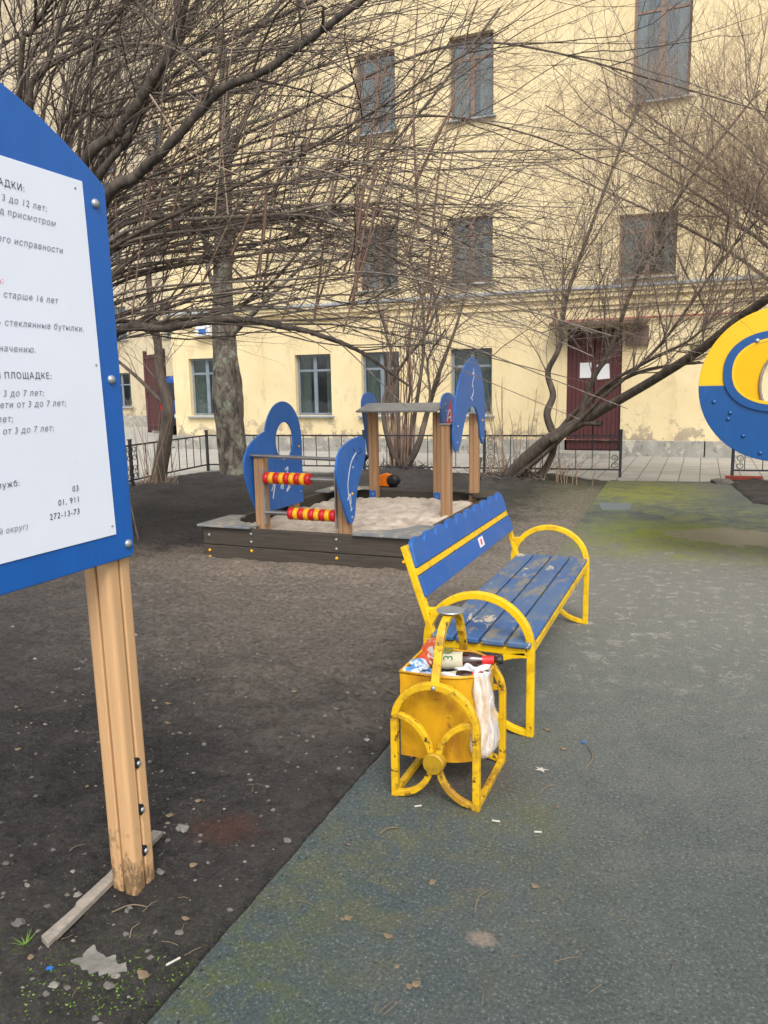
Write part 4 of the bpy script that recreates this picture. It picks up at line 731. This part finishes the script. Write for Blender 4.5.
def walk(p, d, L_, n, curl, bend):
    pts = [np.array(p, float)]; d = unit(np.array(d, float)); st_ = L_/n; dr_ = rng.normal(size=3)*curl*.6
    for i in range(n): d = unit(d+rng.normal(size=3)*curl*.5+dr_*.35+np.array(bend)/n); pts.append(pts[-1]+d*st_)
    return np.array(pts)
KEEP = lambda w_: True
def sprout(T, pts, rad, count, L0, L1, ang, curl, bend, rf, lv, t0=.15, upb=.2, nseg=7, sub=(6, .45), mask=None):
    for _ in range(count):
        t_ = t0+(1-t0)*rng.random()**.85; x = t_*(len(pts)-1); i = min(int(x), len(pts)-2); p_ = pts[i]+(pts[i+1]-pts[i])*(x-i); d = unit(pts[i+1]-pts[i])
        q = rng.normal(size=3); q -= d*q.dot(d); q = unit(q); q[2] += upb; a_ = math.radians(ang)*(.5+rng.random()); dd = d*math.cos(a_)+q*math.sin(a_)
        L_ = (L0+(L1-L0)*rng.random())*(1-.35*t_); r0 = min(rad[i]*.75, rf*(.6+.6*rng.random())); w_ = walk(p_, dd, L_, nseg, curl, bend)
        if not KEEP(w_): continue
        r_ = np.linspace(r0, max(r0*.28, .0008), len(w_)); T[lv].add(w_, r_, 4 if r0 > .008 else 3)
        if lv+1 < len(T): sprout(T, w_, r_, int(sub[0]*(.6+.8*rng.random())), L0*sub[1], L1*sub[1], ang*1.15, curl*1.15, bend, rf*.5, lv+1, .12, upb, max(4, nseg-2), (sub[0]*.7, sub[1]), mask)
def limb(pp, r0, r1, n=7):
    P = np.array([tuple(V(x, y, d)) for x, y, d in pp]) if len(pp[0]) == 3 and abs(pp[0][0]) > 30 else np.array(pp)
    P = np.array([tuple(q) for q in spline([Vector(q) for q in P], n)]); return P, np.linspace(r0, r1, len(P))
wl = thing('willow_shrub', 'large bare willow, its tangle of arching branches spreading over the sandbox from the left', 'tree', (-5.8, 5.52, 0))
main = Tubes(); red = Tubes(); T = [Tubes(), Tubes(), Tubes()]; base = np.array((-5.8, 5.52, .02))
def from_base(pts3, r0, r1, target=None, k=7):
    b_ = base+np.array((rng.normal()*.22, rng.normal()*.22, 0)); P0 = Vector(b_); P1 = Vector(pts3[0]); midp = P0.lerp(P1, .5)+Vector((-.12, 0, .25))
    P = np.array([tuple(q) for q in spline([P0, midp]+[Vector(q) for q in pts3], 6)]); nn = len(P); R_ = np.interp(np.linspace(0, 1, nn), [0, .35, 1], [r0*1.35, r0, r1]); (target or main).add(P, R_, k); return P, R_
def pv(seq): return [V(x, y, d) for x, y, d in seq]
special = [
 (pv([(96, 214, 3.9), (130, 178, 3.9), (165, 142, 3.9), (215, 92, 3.9), (270, 58, 3.9), (345, 2, 4.0), (430, -60, 4.1)]), .032, .014),
 (pv([(78, 185, 4.1), (112, 132, 4.1), (142, 90, 4.1), (166, 40, 4.1), (186, -40, 4.2)]), .034, .022),
 (pv([(90, 185, 5.9), (130, 130, 5.9), (160, 80, 6.0), (200, 0, 6.0), (220, -60, 6)]), .035, .025),
 (pv([(85, 205, 4.3), (122, 140, 4.3), (150, 90, 4.3), (178, 20, 4.3), (200, -60, 4.3)]), .026, .018),
 (pv([(112, 337, 4.5), (165, 325, 4.5), (230, 318, 4.6), (300, 327, 4.7), (350, 352, 4.8), (410, 390, 4.9)]), .032, .008),
 (pv([(100, 262, 5.2), (200, 232, 5.2), (300, 215, 5.3), (400, 218, 5.4), (480, 250, 5.5)]), .02, .007),
 (pv([(60, 130, 5), (120, 118, 5), (200, 60, 5.1), (270, 25, 5.2), (380, -30, 5.4)]), .02, .012),
 (pv([(30, 110, 4.6), (45, 60, 4.6), (60, 0, 4.6), (80, -50, 4.6)]), .022, .014),
 (pv([(20, 70, 4.2), (30, 30, 4.2), (60, -20, 4.2)]), .02, .012),
 (pv([(100, 330, 5.7), (180, 322, 5.7), (260, 295, 5.8), (340, 205, 5.9), (420, 110, 6.0), (500, 10, 6.2)]), .016, .008),
 (pv([(90, 220, 5.6), (180, 165, 5.8), (300, 110, 6.0), (400, 60, 6.3), (480, 48, 6.5), (560, 52, 6.8), (640, 80, 7.1), (768, 118, 7.5)]), .014, .005),
 (pv([(90, 240, 5.6), (160, 190, 5.8), (250, 145, 6.0), (330, 120, 6.2), (430, 118, 6.5), (520, 135, 6.7), (600, 160, 6.9), (650, 190, 7)]), .012, .004),
]
stems = []; mids = Tubes()
thick = Tubes()
for s3, a_, b_ in special:
    s3 = [q+Vector((0, 0, 0) if j in (0,) else (rng.normal()*.03, rng.normal()*.03, rng.normal()*.03)) for j, q in enumerate(s3)]
    P, R_ = from_base(s3, a_, b_, Tubes()); n_ = len(P)*3; t1 = np.linspace(0, len(P)-1, n_); P = np.stack([np.interp(t1, np.arange(len(P)), P[:, j]) for j in range(3)], 1); P[1:-1] = (P[:-2]+P[1:-1]*2+P[2:])/4
    P += np.cumsum(rng.normal(size=P.shape), 0)*a_*.035; R_ = np.interp(t1, np.arange(len(R_)), R_)*(1+.09*rng.normal(size=n_)); (thick if a_ > .024 else main).add(P, R_, 9); stems.append((P, R_))
for k in range(60):      # low arching stems reaching right over the sandbox
    d0 = 4.9+rng.random()*2.2; y1_ = 195+145*rng.random(); x2 = 300+330*rng.random()**.8; d2 = d0+rng.normal()*1.0; y2_ = y1_+(-70+170*rng.random()) if x2 > 380 else y1_+(-60+110*rng.random())
    xm = (110+x2)/2; ym = (y1_+y2_)/2-18-45*rng.random(); q = pv([(95+15*rng.random(), y1_+10, d0), (xm-60, (y1_+ym)/2-6, d0+(d2-d0)*.3), (xm+40, ym, d0+(d2-d0)*.6), (x2, y2_, max(4, d2))]); r0 = .006+.017*rng.random()**2.2; stems.append(from_base(q, r0, .003, mids if rng.random() < .7 else main, k=5))
for k in range(42):      # stems climbing to the upper right
    d0 = 4.6+rng.random()*2.6; y1_ = 40+230*rng.random(); x2 = 130+430*rng.random(); y2_ = -60+120*rng.random(); d2 = d0+rng.normal()*1.0; xm = (90+x2)/2; ym = (y1_+y2_)/2-10+30*rng.random()
    q = pv([(70+30*rng.random(), y1_+10, d0), (xm, ym, (d0+d2)/2), (x2, y2_, max(4, d2))]); r0 = .006+.017*rng.random()**2.2; stems.append(from_base(q, r0, .003, mids if rng.random() < .7 else main, k=5))
for k in range(26):      # stems rising behind the board towards the upper left
    d0 = 4.2+rng.random()*3; x1_ = -90+190*rng.random(); y1_ = 60+60*rng.random(); x2 = x1_+20+300*rng.random(); q = pv([(x1_, y1_, d0), ((x1_+x2)/2-10, y1_/2-20, d0), (x2, -90-60*rng.random(), d0+.3*rng.normal())]); r0 = .006+.017*rng.random()**2.2; stems.append(from_base(q, r0, .003, mids if rng.random() < .7 else main, k=5))
KEEP = lambda w_: w_[:, 2].min() > 1.72 and w_[:, 0].max() < .4
for i, (P, R_) in enumerate(stems):
    wide = i % 3 == 0; sprout(T, P, R_, 7 if i >= 12 else 12, .9, 2.7, 44 if wide else 24, .26 if wide else .17, (.1, 0, .3 if wide else -.12), .0075, 0, .34, .12, 10, (3.4, .5))
for k in range(46):      # straight reddish water shoots rising from the limbs
    x = 110+330*rng.random(); y = 170+170*rng.random(); d0 = 4.6+rng.random()*1.6; x2 = x+110*rng.random(); y2_ = y-130-150*rng.random(); P, R_ = limb([tuple(V(x, y, d0)), tuple(V((x+x2)/2-6, (y+y2_)/2, d0)), tuple(V(x2, y2_, d0+.2))], .006+.007*rng.random(), .003); red.add(P, R_, 5)
tan = Tubes()
for pp in (((215, 215, 4.5), (224, 120, 4.5), (236, 10, 4.5)), ((190, 310, 4.8), (232, 215, 4.8), (290, 90, 4.8)), ((228, 215, 4.6), (222, 140, 4.6), (226, 60, 4.6)), ((150, 95, 4), (190, 150, 4), (250, 180, 4.1))):
    P, R_ = limb([tuple(V(*q)) for q in pp], .006, .003); tan.add(P, R_, 5)
thick.build('limbs', Mt['bark_black'], wl); main.build('long_stems', Mt['bark_dark'], wl); T[0].build('branches', Mt['bark_dark'], wl); mids.build('long_stems', Mt['bark_mid'], wl); T[1].build('twigs', Mt['bark_mid'], wl); T[2].build('fine_twigs', Mt['bark_light'], wl); red.build('water_shoots', Mt['bark_red'], wl); tan.build('pale_shoots', Mt['bark_tan'], wl)
KEEP = lambda w_: w_[:, 2].min() > 1.5
# old tree
g = Vector((-7.5, 11.38, 0)); ot = thing('old_tree', 'thick grey trunk of an old tree with lichen, standing in front of the yellow building', 'tree', g)
tr = MB(); hs_ = [(-.1, .33), (.0, .28), (.15, .25), (.5, .235), (1.0, .24), (1.35, .275), (1.7, .25), (2.1, .2), (2.6, .18), (3.4, .16), (4.6, .13), (6, .09), (7.5, .05)]; n = 40; vs = []
for j in range(90):
    z = -.1+7.5*j/89; r_ = float(np.interp(z, [a_ for a_, b_ in hs_], [b_ for a_, b_ in hs_]))
    for k in range(n):
        an = 2*PI*k/n; q = 1+.12*noise.noise((math.cos(an)*1.4, math.sin(an)*1.4, z*.9))+.11*noise.noise((math.cos(an)*5, math.sin(an)*5, z*2.2))+.06*noise.noise((math.cos(an)*12, math.sin(an)*12, z*5)); vs.append((g.x-.12*math.sin(z*.7)-.03*z+r_*q*math.cos(an), g.y+.05*z+r_*q*math.sin(an), z))
tr.add(vs, [(j*n+k, j*n+(k+1) % n, (j+1)*n+(k+1) % n, (j+1)*n+k) for j in range(89) for k in range(n)], True); tr.build('trunk', Mt['bark_old'], ot)
T = [Tubes(), Tubes(), Tubes()]
for k in range(9):
    z = 2.3+5*k/9; an = k*2.4; p_ = (g.x-.12*math.sin(z*.7)-.03*z, g.y+.05*z, z); P = walk(p_, (math.cos(an), math.sin(an), .8), 3, 9, .12, (0, 0, .3)); R_ = np.linspace(.06, .012, len(P)); T[0].add(P, R_, 6); sprout(T[1:], P, R_, 12, .8, 1.8, 35, .2, (0, 0, .1), .01, 0, .25, .2, 7, (5, .45))
T[0].build('limbs', Mt['bark_old'], ot); T[1].build('branches', Mt['bark_mid'], ot); T[2].build('twigs', Mt['bark_mid'], ot)
# leaning shrub at far left
g = G(157, 487); ls = thing('leaning_shrub', 'thin dark leaning shrub trunk with pale shoots at its foot, by the left fence corner', 'shrub', (g.x, g.y, 0)); T = [Tubes(), Tubes(), Tubes()]; vv = g.y
P, R_ = limb([(g.x, g.y, -.02), tuple(V(160, 470, vv)), tuple(V(166, 435, vv)), tuple(V(168, 405, vv)), tuple(V(160, 375, vv)), tuple(V(158, 345, vv)), tuple(V(150, 300, vv)), tuple(V(148, 240, vv))], .13, .035); T[0].add(P, R_, 10); sprout(T[1:], P, R_, 20, .6, 1.6, 45, .2, (0, 0, .1), .012, 0, .5, .2, 7, (6, .5))
P, R_ = limb([tuple(V(167, 408, vv)), tuple(V(140, 380, vv)), tuple(V(112, 356, vv)), tuple(V(80, 330, vv))], .04, .015); T[0].add(P, R_, 6); sprout(T[1:], P, R_, 10, .5, 1.2, 40, .2, (0, 0, .1), .01, 0, .3, .2, 7, (5, .5))
T[0].build('trunk', Mt['bark_dark'], ls); T[1].build('branches', Mt['bark_mid'], ls); T[2].build('twigs', Mt['bark_mid'], ls); sh2 = Tubes()
for k in range(34): p_ = (g.x+rng.normal()*.2, g.y+rng.normal()*.15, 0); P = walk(p_, (rng.normal()*.22, rng.normal()*.15, 1), .5+1.0*rng.random(), 6, .05, (0, 0, 0)); sh2.add(P, np.linspace(.007, .002, len(P)), 4)
for k in range(60): p_ = (g.x+rng.normal()*.12, g.y+rng.normal()*.12, .03); P = walk(p_, (rng.normal(), rng.normal(), .9), .1+.15*rng.random(), 3, .1, (0, 0, 0)); sh2.add(P, np.linspace(.009, .003, len(P)), 4)
sh2.build('shoots', Mt['bark_tan'], ls)
KEEP = lambda w_: w_[:, 2].min() > .6
# multi-stemmed bush
g = G(402, 473); bs = thing('multi_stem_bush', 'bare bush with many stems rising from one stool behind the sandbox', 'bush', (g.x, g.y, 0)); T = [Tubes(), Tubes(), Tubes()]; pale = Tubes(); vv = g.y
for seq, r0 in (([(402, 470), (388, 440), (384, 400), (402, 365), (425, 335), (440, 300)], .055), ([(405, 470), (418, 445), (428, 410), (440, 370), (455, 330), (470, 280)], .07), ([(404, 470), (412, 430), (420, 380), (424, 340), (420, 290), (400, 230)], .045), ([(400, 470), (398, 420), (395, 370), (385, 330), (370, 280)], .03), ([(407, 470), (424, 430), (430, 395), (428, 360), (445, 330)], .032), ([(403, 470), (404, 430), (410, 390), (408, 350), (415, 300)], .03)):
    P, R_ = limb([tuple(V(x, y, vv+rng.normal()*.1)) for x, y in seq], r0, .014); T[0].add(P, R_, 8); sprout(T[1:], P, R_, 13, .7, 1.9, 30, .18, (0, 0, .1), .012, 0, .35, .25, 8, (6, .5))
for k in range(4, 22):
    x2 = 402+(k-13)*2.2+rng.normal()*3; P, R_ = limb([tuple(V(402+(k-13)*1.2, 471, vv+rng.normal()*.12)), tuple(V(402+(k-13)*1.6, 430, vv)), tuple(V(x2, 385-30*rng.random(), vv+rng.normal()*.3)), tuple(V(x2+rng.normal()*8, 330-60*rng.random(), vv+rng.normal()*.4))], .013+.008*rng.random(), .004); pale.add(P, R_, 6)
for k in range(90): p_ = (g.x+rng.normal()*.3, g.y+rng.normal()*.15, .06); P = walk(p_, (rng.normal(), rng.normal()-.3, .7), .15+.2*rng.random(), 4, .15, (0, 0, 0)); T[0].add(P, np.linspace(.014, .003, len(P)), 4)
T[0].build('stems', Mt['bark_dark'], bs); pale.build('pale_stems', Mt['bark_red'], bs); T[1].build('branches', Mt['bark_mid'], bs); T[2].build('twigs', Mt['bark_mid'], bs)
KEEP = lambda w_: w_[:, 2].min() > 1.55 and not (w_[:, 0].max() > -.9 and w_[:, 2].min() < 2.2 and w_[:, 1].min() < 9)
# leaning tree at right
g = G(508, 482); lt = thing('leaning_tree', 'bare tree whose crooked trunk leans far right in front of the red door', 'tree', (g.x, g.y, 0)); T = [Tubes(), Tubes(), Tubes()]; tk = Tubes(); g2 = 11.6
A1 = limb([(g.x, g.y, -.03), tuple(V(520, 466, g2)), tuple(V(545, 443, 11.4)), tuple(V(575, 425, 11.2)), tuple(V(605, 408, 10.9)), tuple(V(650, 382, 10.4)), tuple(V(700, 350, 9.8)), tuple(V(740, 318, 9.3)), tuple(V(790, 280, 8.8)), tuple(V(850, 210, 8.4))], .17, .04)
A1 = (A1[0], np.interp(np.linspace(0, 1, len(A1[0])), [0, .1, .25, .5, .8, 1], [.17, .12, .095, .06, .05, .03]))
A2 = limb([tuple(V(522, 482, g2)), tuple(V(540, 476, g2)), tuple(V(552, 455, g2)), tuple(V(560, 430, 11.4)), tuple(V(590, 400, 11.2)), tuple(V(640, 372, 11)), tuple(V(700, 362, 10.8))], .065, .015)
A3 = limb([tuple(V(556, 440, 11.4)), tuple(V(547, 415, 11.4)), tuple(V(553, 395, 11.5)), tuple(V(548, 372, 11.5)), tuple(V(560, 345, 11.5)), tuple(V(566, 300, 11.6)), tuple(V(590, 230, 11.6)), tuple(V(620, 150, 11.7)), tuple(V(650, 80, 11.8))], .06, .012)
A4 = limb([tuple(V(552, 440, 11.2)), tuple(V(580, 424, 11.1)), tuple(V(602, 424, 11.0))], .055, .035)
A5 = limb([tuple(V(578, 425, 11.2)), tuple(V(590, 385, 11.1)), tuple(V(612, 345, 11)), tuple(V(640, 270, 11)), tuple(V(690, 180, 11)), tuple(V(760, 90, 11))], .045, .012)
A6 = limb([tuple(V(566, 432, 11.2)), tuple(V(600, 390, 11.1)), tuple(V(650, 360, 10.8)), tuple(V(690, 340, 10.5)), tuple(V(720, 310, 10.5))], .03, .012)
A7 = limb([tuple(V(512, 480, g2)), tuple(V(535, 462, 11.4)), tuple(V(560, 440, 11.2)), tuple(V(600, 400, 10.9)), tuple(V(660, 345, 10.6)), tuple(V(730, 250, 10.4)), tuple(V(800, 180, 10.2))], .04, .01)
for a_, cnt, tt in ((A1, 56, .35), (A2, 22, .4), (A3, 46, .2), (A5, 38, .2), (A6, 22, .2), (A7, 34, .4)):
    tk.add(*a_, 9); sprout(T, a_[0], a_[1], cnt, 1.0, 2.9, 46, .2, (.05, 0, .3), .0095, 0, tt, .5, 9, (8, .5))
tk.add(*A4, 8)
for k in range(70): p_ = (g.x+.1+rng.normal()*.3, g.y+rng.normal()*.2, .06); P = walk(p_, (rng.normal(), rng.normal()-.3, .7), .2+.35*rng.random(), 4, .15, (0, 0, 0)); T[0].add(P, np.linspace(.01, .003, len(P)), 4)
tk.build('trunk', Mt['bark_dark'], lt); T[0].build('branches', Mt['bark_mid'], lt); T[1].build('twigs', Mt['bark_mid'], lt); T[2].build('fine_twigs', Mt['bark_tan'], lt)
KEEP = lambda w_: w_[:, 2].min() > 2.3
# bare tree out of frame at right whose crown reaches in
g = Vector((2.6, 11.3, 0)); rt = thing('courtyard_tree', 'bare tree whose fine pale twigs reach in from the right edge above the play tunnel', 'tree', g); T = [Tubes(), Tubes(), Tubes()]; tk = Tubes()
for k in range(13):
    x = 500+280*rng.random(); y = -20+270*rng.random(); e = V(x, y, 11+rng.normal()*.8); P, R_ = limb([(g.x+rng.normal()*.1, g.y+rng.normal()*.1, -.03), (g.x-.1+.2*rng.normal(), g.y, 1.0), ((g.x+e.x)/2+.3, (g.y+e.y)/2, (1+e.z)/2+.2), tuple(e)], .05, .008); tk.add(P, R_, 6); sprout(T, P, R_, 24, .8, 2.2, 42, .22, (0, 0, .25), .007, 0, .4, .4, 8, (8, .5))
tk.build('trunk', Mt['bark_mid'], rt); T[0].build('branches', Mt['bark_mid'], rt); T[1].build('twigs', Mt['bark_tan'], rt); T[2].build('fine_twigs', Mt['bark_tan'], rt)
KEEP = lambda w_: True
# thin saplings
for x, y, k, lab in ((508, 478, 9, 'thin bare sapling shoots rising beside the foot of the leaning tree'), (566, 486, 6, 'small dry shoots just right of the leaning tree, in front of the fence')):
    g = G(x, y); sp = thing('sapling', lab, 'sapling', (g.x, g.y, 0)); t_ = Tubes(); t2 = Tubes()
    for j in range(k*2):
        P = walk((g.x+rng.normal()*.18, g.y+rng.normal()*.1, 0), (rng.normal()*.14, 0, 1), (1.7 if x < 520 else .5)*(.5+.5*rng.random()), 9, .05, (0, 0, 0)); R_ = np.linspace(.009, .003, len(P)); t_.add(P, R_, 4); sprout([t2], P, R_, 6, .15, .4, 35, .1, (0, 0, .1), .003, 0, .3, .4, 4)
    t_.build('stems', Mt['bark_tan'], sp); t2.build('twigs', Mt['bark_tan'], sp)
g = G(531, 478); tag(MB().tube([(g.x-.9, g.y, -.02), (g.x-.9, g.y, .15), (g.x-.84, g.y, .32)], [.05, .045, .03], 9).build('tree_stub', Mt['bark_dark']), 'short dark stub sticking out of the soil between the posts and the leaning tree', 'stub')
# ------------------------------------------------------------------ litter and stones
def sz(g_): return max(soil_z(g_.x, g_.y), .012) if in_path(g_.x, g_.y) else soil_z(g_.x, g_.y)
def pebble(x, y, w_, label, mat='stone', grp=None, seed=1):
    g_ = G(x, y); z = sz(g_); return tag(MB().blob((g_.x, g_.y, z+w_*.12), w_*.5, w_*.36, w_*.24, seed, .35).build('stone', Mt[mat]), label, 'stone', grp)
pebble(18, 921, .045, 'pale grey flat stone left of the old board, near the left edge', 'stone', seed=3)
pebble(54, 986, .03, 'rounded light stone below the broken concrete patch', 'pale_stone', seed=5)
pebble(78, 894, .03, 'pinkish stone just above the old grey board', 'pale_stone', seed=6)
pebble(160, 872, .035, 'grey stone at the right foot of the board post', 'stone', seed=8)
pebble(182, 828, .05, 'dark lump of concrete at the end of the board behind the post', 'concrete', seed=9)
pebble(109, 990, .03, 'dull grey stone right of the broken concrete patch', 'stone', seed=11)
pebble(73, 876, .018, 'white pebble above the old board left of the post', 'pale_stone', seed=12)
pebble(288, 843, .03, 'brown grey stone at the soil edge beside the rubber path', 'stone', seed=14)
SG = 'loose stones scattered over the dark soil'
for k in range(120):
    x, y = 5+410*rng.random(), 600+400*rng.random()**1.1; g_ = G(x, y)
    if g_.x > -1.2 or (abs(g_.x-PX) < .08 and abs(g_.y-PY) < .08): continue
    pebble(x, y, .009+.02*rng.random()**2, 'small loose stone lying on the dark soil', 'pale_stone' if rng.random() < .45 else 'stone', SG, k)
# crumbs and gravel
gr = MB(); vs0 = [(1, 0, 0), (-1, 0, 0), (0, 1, 0), (0, -1, 0), (0, 0, 1), (0, 0, -.5)]; f0 = [(0, 2, 4), (2, 1, 4), (1, 3, 4), (3, 0, 4), (2, 0, 5), (1, 2, 5), (3, 1, 5), (0, 3, 5)]; cl = MB()
for k in range(8200):
    u = -7+5.9*rng.random(); v = .6+5.2*rng.random()**1.3
    if k > 3200: u = -3.2+2.1*rng.random(); v = .8+3*rng.random()
    s_ = .0016+.0045*rng.random()**2.5; z = soil_z(u, v)
    if u > -1.17: continue
    if k % 9 == 0 and k > 3200: s_ *= 2.3
    an = rng.random()*6.28; c1_, s1_ = math.cos(an)*s_, math.sin(an)*s_; q = .6+.8*rng.random()
    (gr if k % 3 == 0 else cl).add([(u+a*c1_-b*s1_*q, v+a*s1_+b*c1_*q, z+c*s_*.7+.001) for a, b, c in vs0], f0)
for k in range(900):
    u = -1.17+.16*rng.random()**3; v = .5+6*rng.random(); s_ = .0015+.0035*rng.random()**2; cl.add([(u+a*s_, v+b*s_, .012+c*s_*.7+.001) for a, b, c in vs0], f0)
for k in range(46):
    x, y = 10+560*rng.random(), 560+440*rng.random(); g_ = G(x, y)
    if -4.3 < g_.x < -2 and g_.y > 5.4: continue
    q = .006+.01*rng.random(); an = rng.random()*6.28; z = sz(g_)+.004; o_ = smooth_loop([(g_.x+q*math.cos(an+t_)*(1.5 if i_ % 3 == 0 else .6+.4*rng.random()), g_.y+q*math.sin(an+t_)*(.6+.4*rng.random())) for i_, t_ in enumerate([0, .9, 1.9, 3.1, 4.2, 5.3])], 3)
    tag(MB().plate(o_, lambda a, b, t: (a, b, z+t+.25*abs(a-g_.x)), 0, .0008).build('dry_leaf', Mt['leaf']), 'scrap of dry leaf lying on the ground', 'leaf', 'dry leaf scraps on the ground')
tag(world_mesh(gr, 'gravel', Mt['stone'], False), 'fine grey gravel crumbs over the soil', 'gravel', kind='stuff'); tag(world_mesh(cl, 'soil_crumbs', Mt['soil'], False), 'small dark crumbs of soil over the ground', 'soil crumbs', kind='stuff')
# old board and concrete
p0, p1 = G(42, 944, .02), G(158, 832, .02); d = (p1-p0); L_ = d.length; d.normalize(); n_ = Vector((-d.y, d.x, 0)); out = [(0, -.02), (L_, -.018), (L_, .018), (L_*.62, .021), (L_*.55, .017), (L_*.3, .021), (L_*.27, .012), (.02, .02)]
tag(MB().plate(out, lambda a, b, t: tuple(p0+d*a+n_*b+Vector((0, 0, t))), -.012, .006).build('old_board', Mt['plank'], bevel=.002), 'long weathered grey board lying on the soil behind the post foot', 'board')
g = G(98, 965); pts = smooth_loop([(g.x+(.075+.05*noise.noise((math.cos(a_)*1.6, math.sin(a_)*1.6, 5)))*math.cos(a_)*1.15, g.y+(.035+.035*noise.noise((math.cos(a_)*3.3, math.sin(a_)*3.3, 1)))*math.sin(a_)) for a_ in [2*PI*k/30 for k in range(30)]], 4)
tag(MB().plate(pts, lambda a, b, t: (a, b, t+soil_z(a, b)), -.01, .006).build('concrete_patch', Mt['concrete']), 'ragged patch of spilled grey concrete on the soil below the old board', 'concrete')
g = G(655, 0) if False else G(90, 925)
def butt(x, y, label, ang, L_=.025, grp='cigarette ends on the ground', mat='butt'):
    g_ = G(x, y, .012); z = sz(g_)+.004; d_ = Vector((math.cos(ang), math.sin(ang), 0)); o = thing('cigarette_end', label, 'cigarette end', (g_.x, g_.y, z), grp); q = Vector((g_.x, g_.y, z))
    MB().tube([q-d_*L_*.5, q+d_*L_*.2], .0032, 8).build('paper', Mt[mat], o); MB().tube([q+d_*L_*.201, q+d_*L_*.5], .0033, 8).build('filter', Mt['butt' if mat == 'butt' else 'filter'], o)
butt(418, 807, 'white cigarette end on the path directly in front of the bin', .6); butt(538, 833, 'white cigarette end alone on the rubber path right of the bin', .3); butt(173, 960, 'white cigarette end on the soil left of the path corner', 1.1, .04)
butt(413, 757, 'white cigarette end under the left side of the bin', 1.3); butt(497, 757, 'white cigarette end beside the rear right foot of the bin', 1.2); butt(496, 822, 'bluish white cigarette end on the path below the bin', .1, .028)
tag(MB().plate([(0, .02), (.008, .006), (.03, .004), (.012, -.004), (.016, -.022), (.0, -.008), (-.02, -.014), (-.01, .002), (-.026, .012), (-.006, .008)], lambda a, b, t: (G(541, 773).x+a, G(541, 773).y+b, .014+t+.12*abs(a)), 0, .001).build('torn_paper', Mt['butt']), 'torn star shaped scrap of pale paper on the path right of the bin', 'paper scrap')
for k, (x, y, x2, y2_, lab) in enumerate(((587, 748, 583, 776, 'thin dry twig on the path right of the bench leg'), (540, 798, 556, 789, 'short pale twig below the torn paper scrap'), (475, 917, 489, 895, 'straight pale twig on the path in the foreground'), (112, 912, 148, 908, 'curved twig on the soil just below the post foot'), (130, 940, 140, 925, 'short twig on the soil between post and concrete patch'), (70, 852, 85, 841, 'thin twig on the soil left of the post'), (380, 838, 398, 832, 'fine curved twig on the path near the soil edge'), (430, 705, 385, 690, 'long thin twig on the soil behind the bin'))):
    a_, b_ = G(x, y), G(x2, y2_); za = sz(a_)+.005; m_ = (a_+b_)/2; dd = (b_-a_); m_ += Vector((-dd.y, dd.x, 0))*.12; tag(MB().tube(spline([(a_.x, a_.y, za), (m_.x, m_.y, sz(m_)+.009), (b_.x, b_.y, sz(b_)+.005)], 4), [.002]*8+[.0012], 5).build('twig', Mt['twig']), lab, 'twig')
dg_ = 'dry bits of twig scattered on ground'
for k in range(70):
    x, y = (20+700*rng.random(), 540+470*rng.random()); a_ = G(x, y)
    if -4.3 < a_.x < -2 and a_.y > 5.5: continue
    an = rng.random()*6.28; L_ = .02+.05*rng.random(); b_ = a_+Vector((math.cos(an)*L_, math.sin(an)*L_, 0)); tag(MB().tube([(a_.x, a_.y, sz(a_)+.003), ((a_.x+b_.x)/2+.003, (a_.y+b_.y)/2, sz(a_)+.007), (b_.x, b_.y, sz(b_)+.003)], .0011, 4).build('twig', Mt['twig']), 'tiny dry bit of twig lying on the ground', 'twig', dg_)
tag(MB().obox(tuple(G(583, 742, .018)), (.006, .004, 0), (-.003, .005, 0), (0, 0, .002)).build('plastic_chip', Mt['blue']), 'tiny blue plastic chip on the path near the bench leg', 'plastic chip')
g = G(50, 970); tag(MB().obox((g.x, g.y, soil_z(g.x, g.y)+.006), (.008, .003, 0), (-.002, .004, 0), (0, 0, .002)).build('plastic_chip', Mt['blue']), 'tiny blue plastic chip on the soil left of the concrete patch', 'plastic chip')
g = G(25, 945); gm = MB()
for k in range(16): an = rng.random()*6.28; q = .02+.03*rng.random(); gm.add([(g.x, g.y-.002, 0), (g.x+.004, g.y+.002, 0), (g.x+math.cos(an)*q, g.y+math.sin(an)*q, .012+.02*rng.random())], [(0, 1, 2)])
tag(world_mesh(gm, 'grass_tuft', Mt['moss_green'], False), 'small green grass tuft at the lower end of the old board', 'grass')
mo_ = MB()
for k in range(500):
    g_ = G(20+190*rng.random(), 960+60*rng.random()); 
    if g_.x > -1.18: continue
    z = soil_z(g_.x, g_.y); an = rng.random()*6.28; q = .003+.004*rng.random(); mo_.add([(g_.x, g_.y, z), (g_.x+q*math.cos(an), g_.y+q*math.sin(an), z+.004), (g_.x-q*.6*math.sin(an), g_.y+q*.6*math.cos(an), z+.005)], [(0, 1, 2)])
tag(world_mesh(mo_, 'seedlings', Mt['moss_green'], False), 'sprinkling of tiny green seedlings on the soil in the foreground', 'seedlings', kind='stuff')
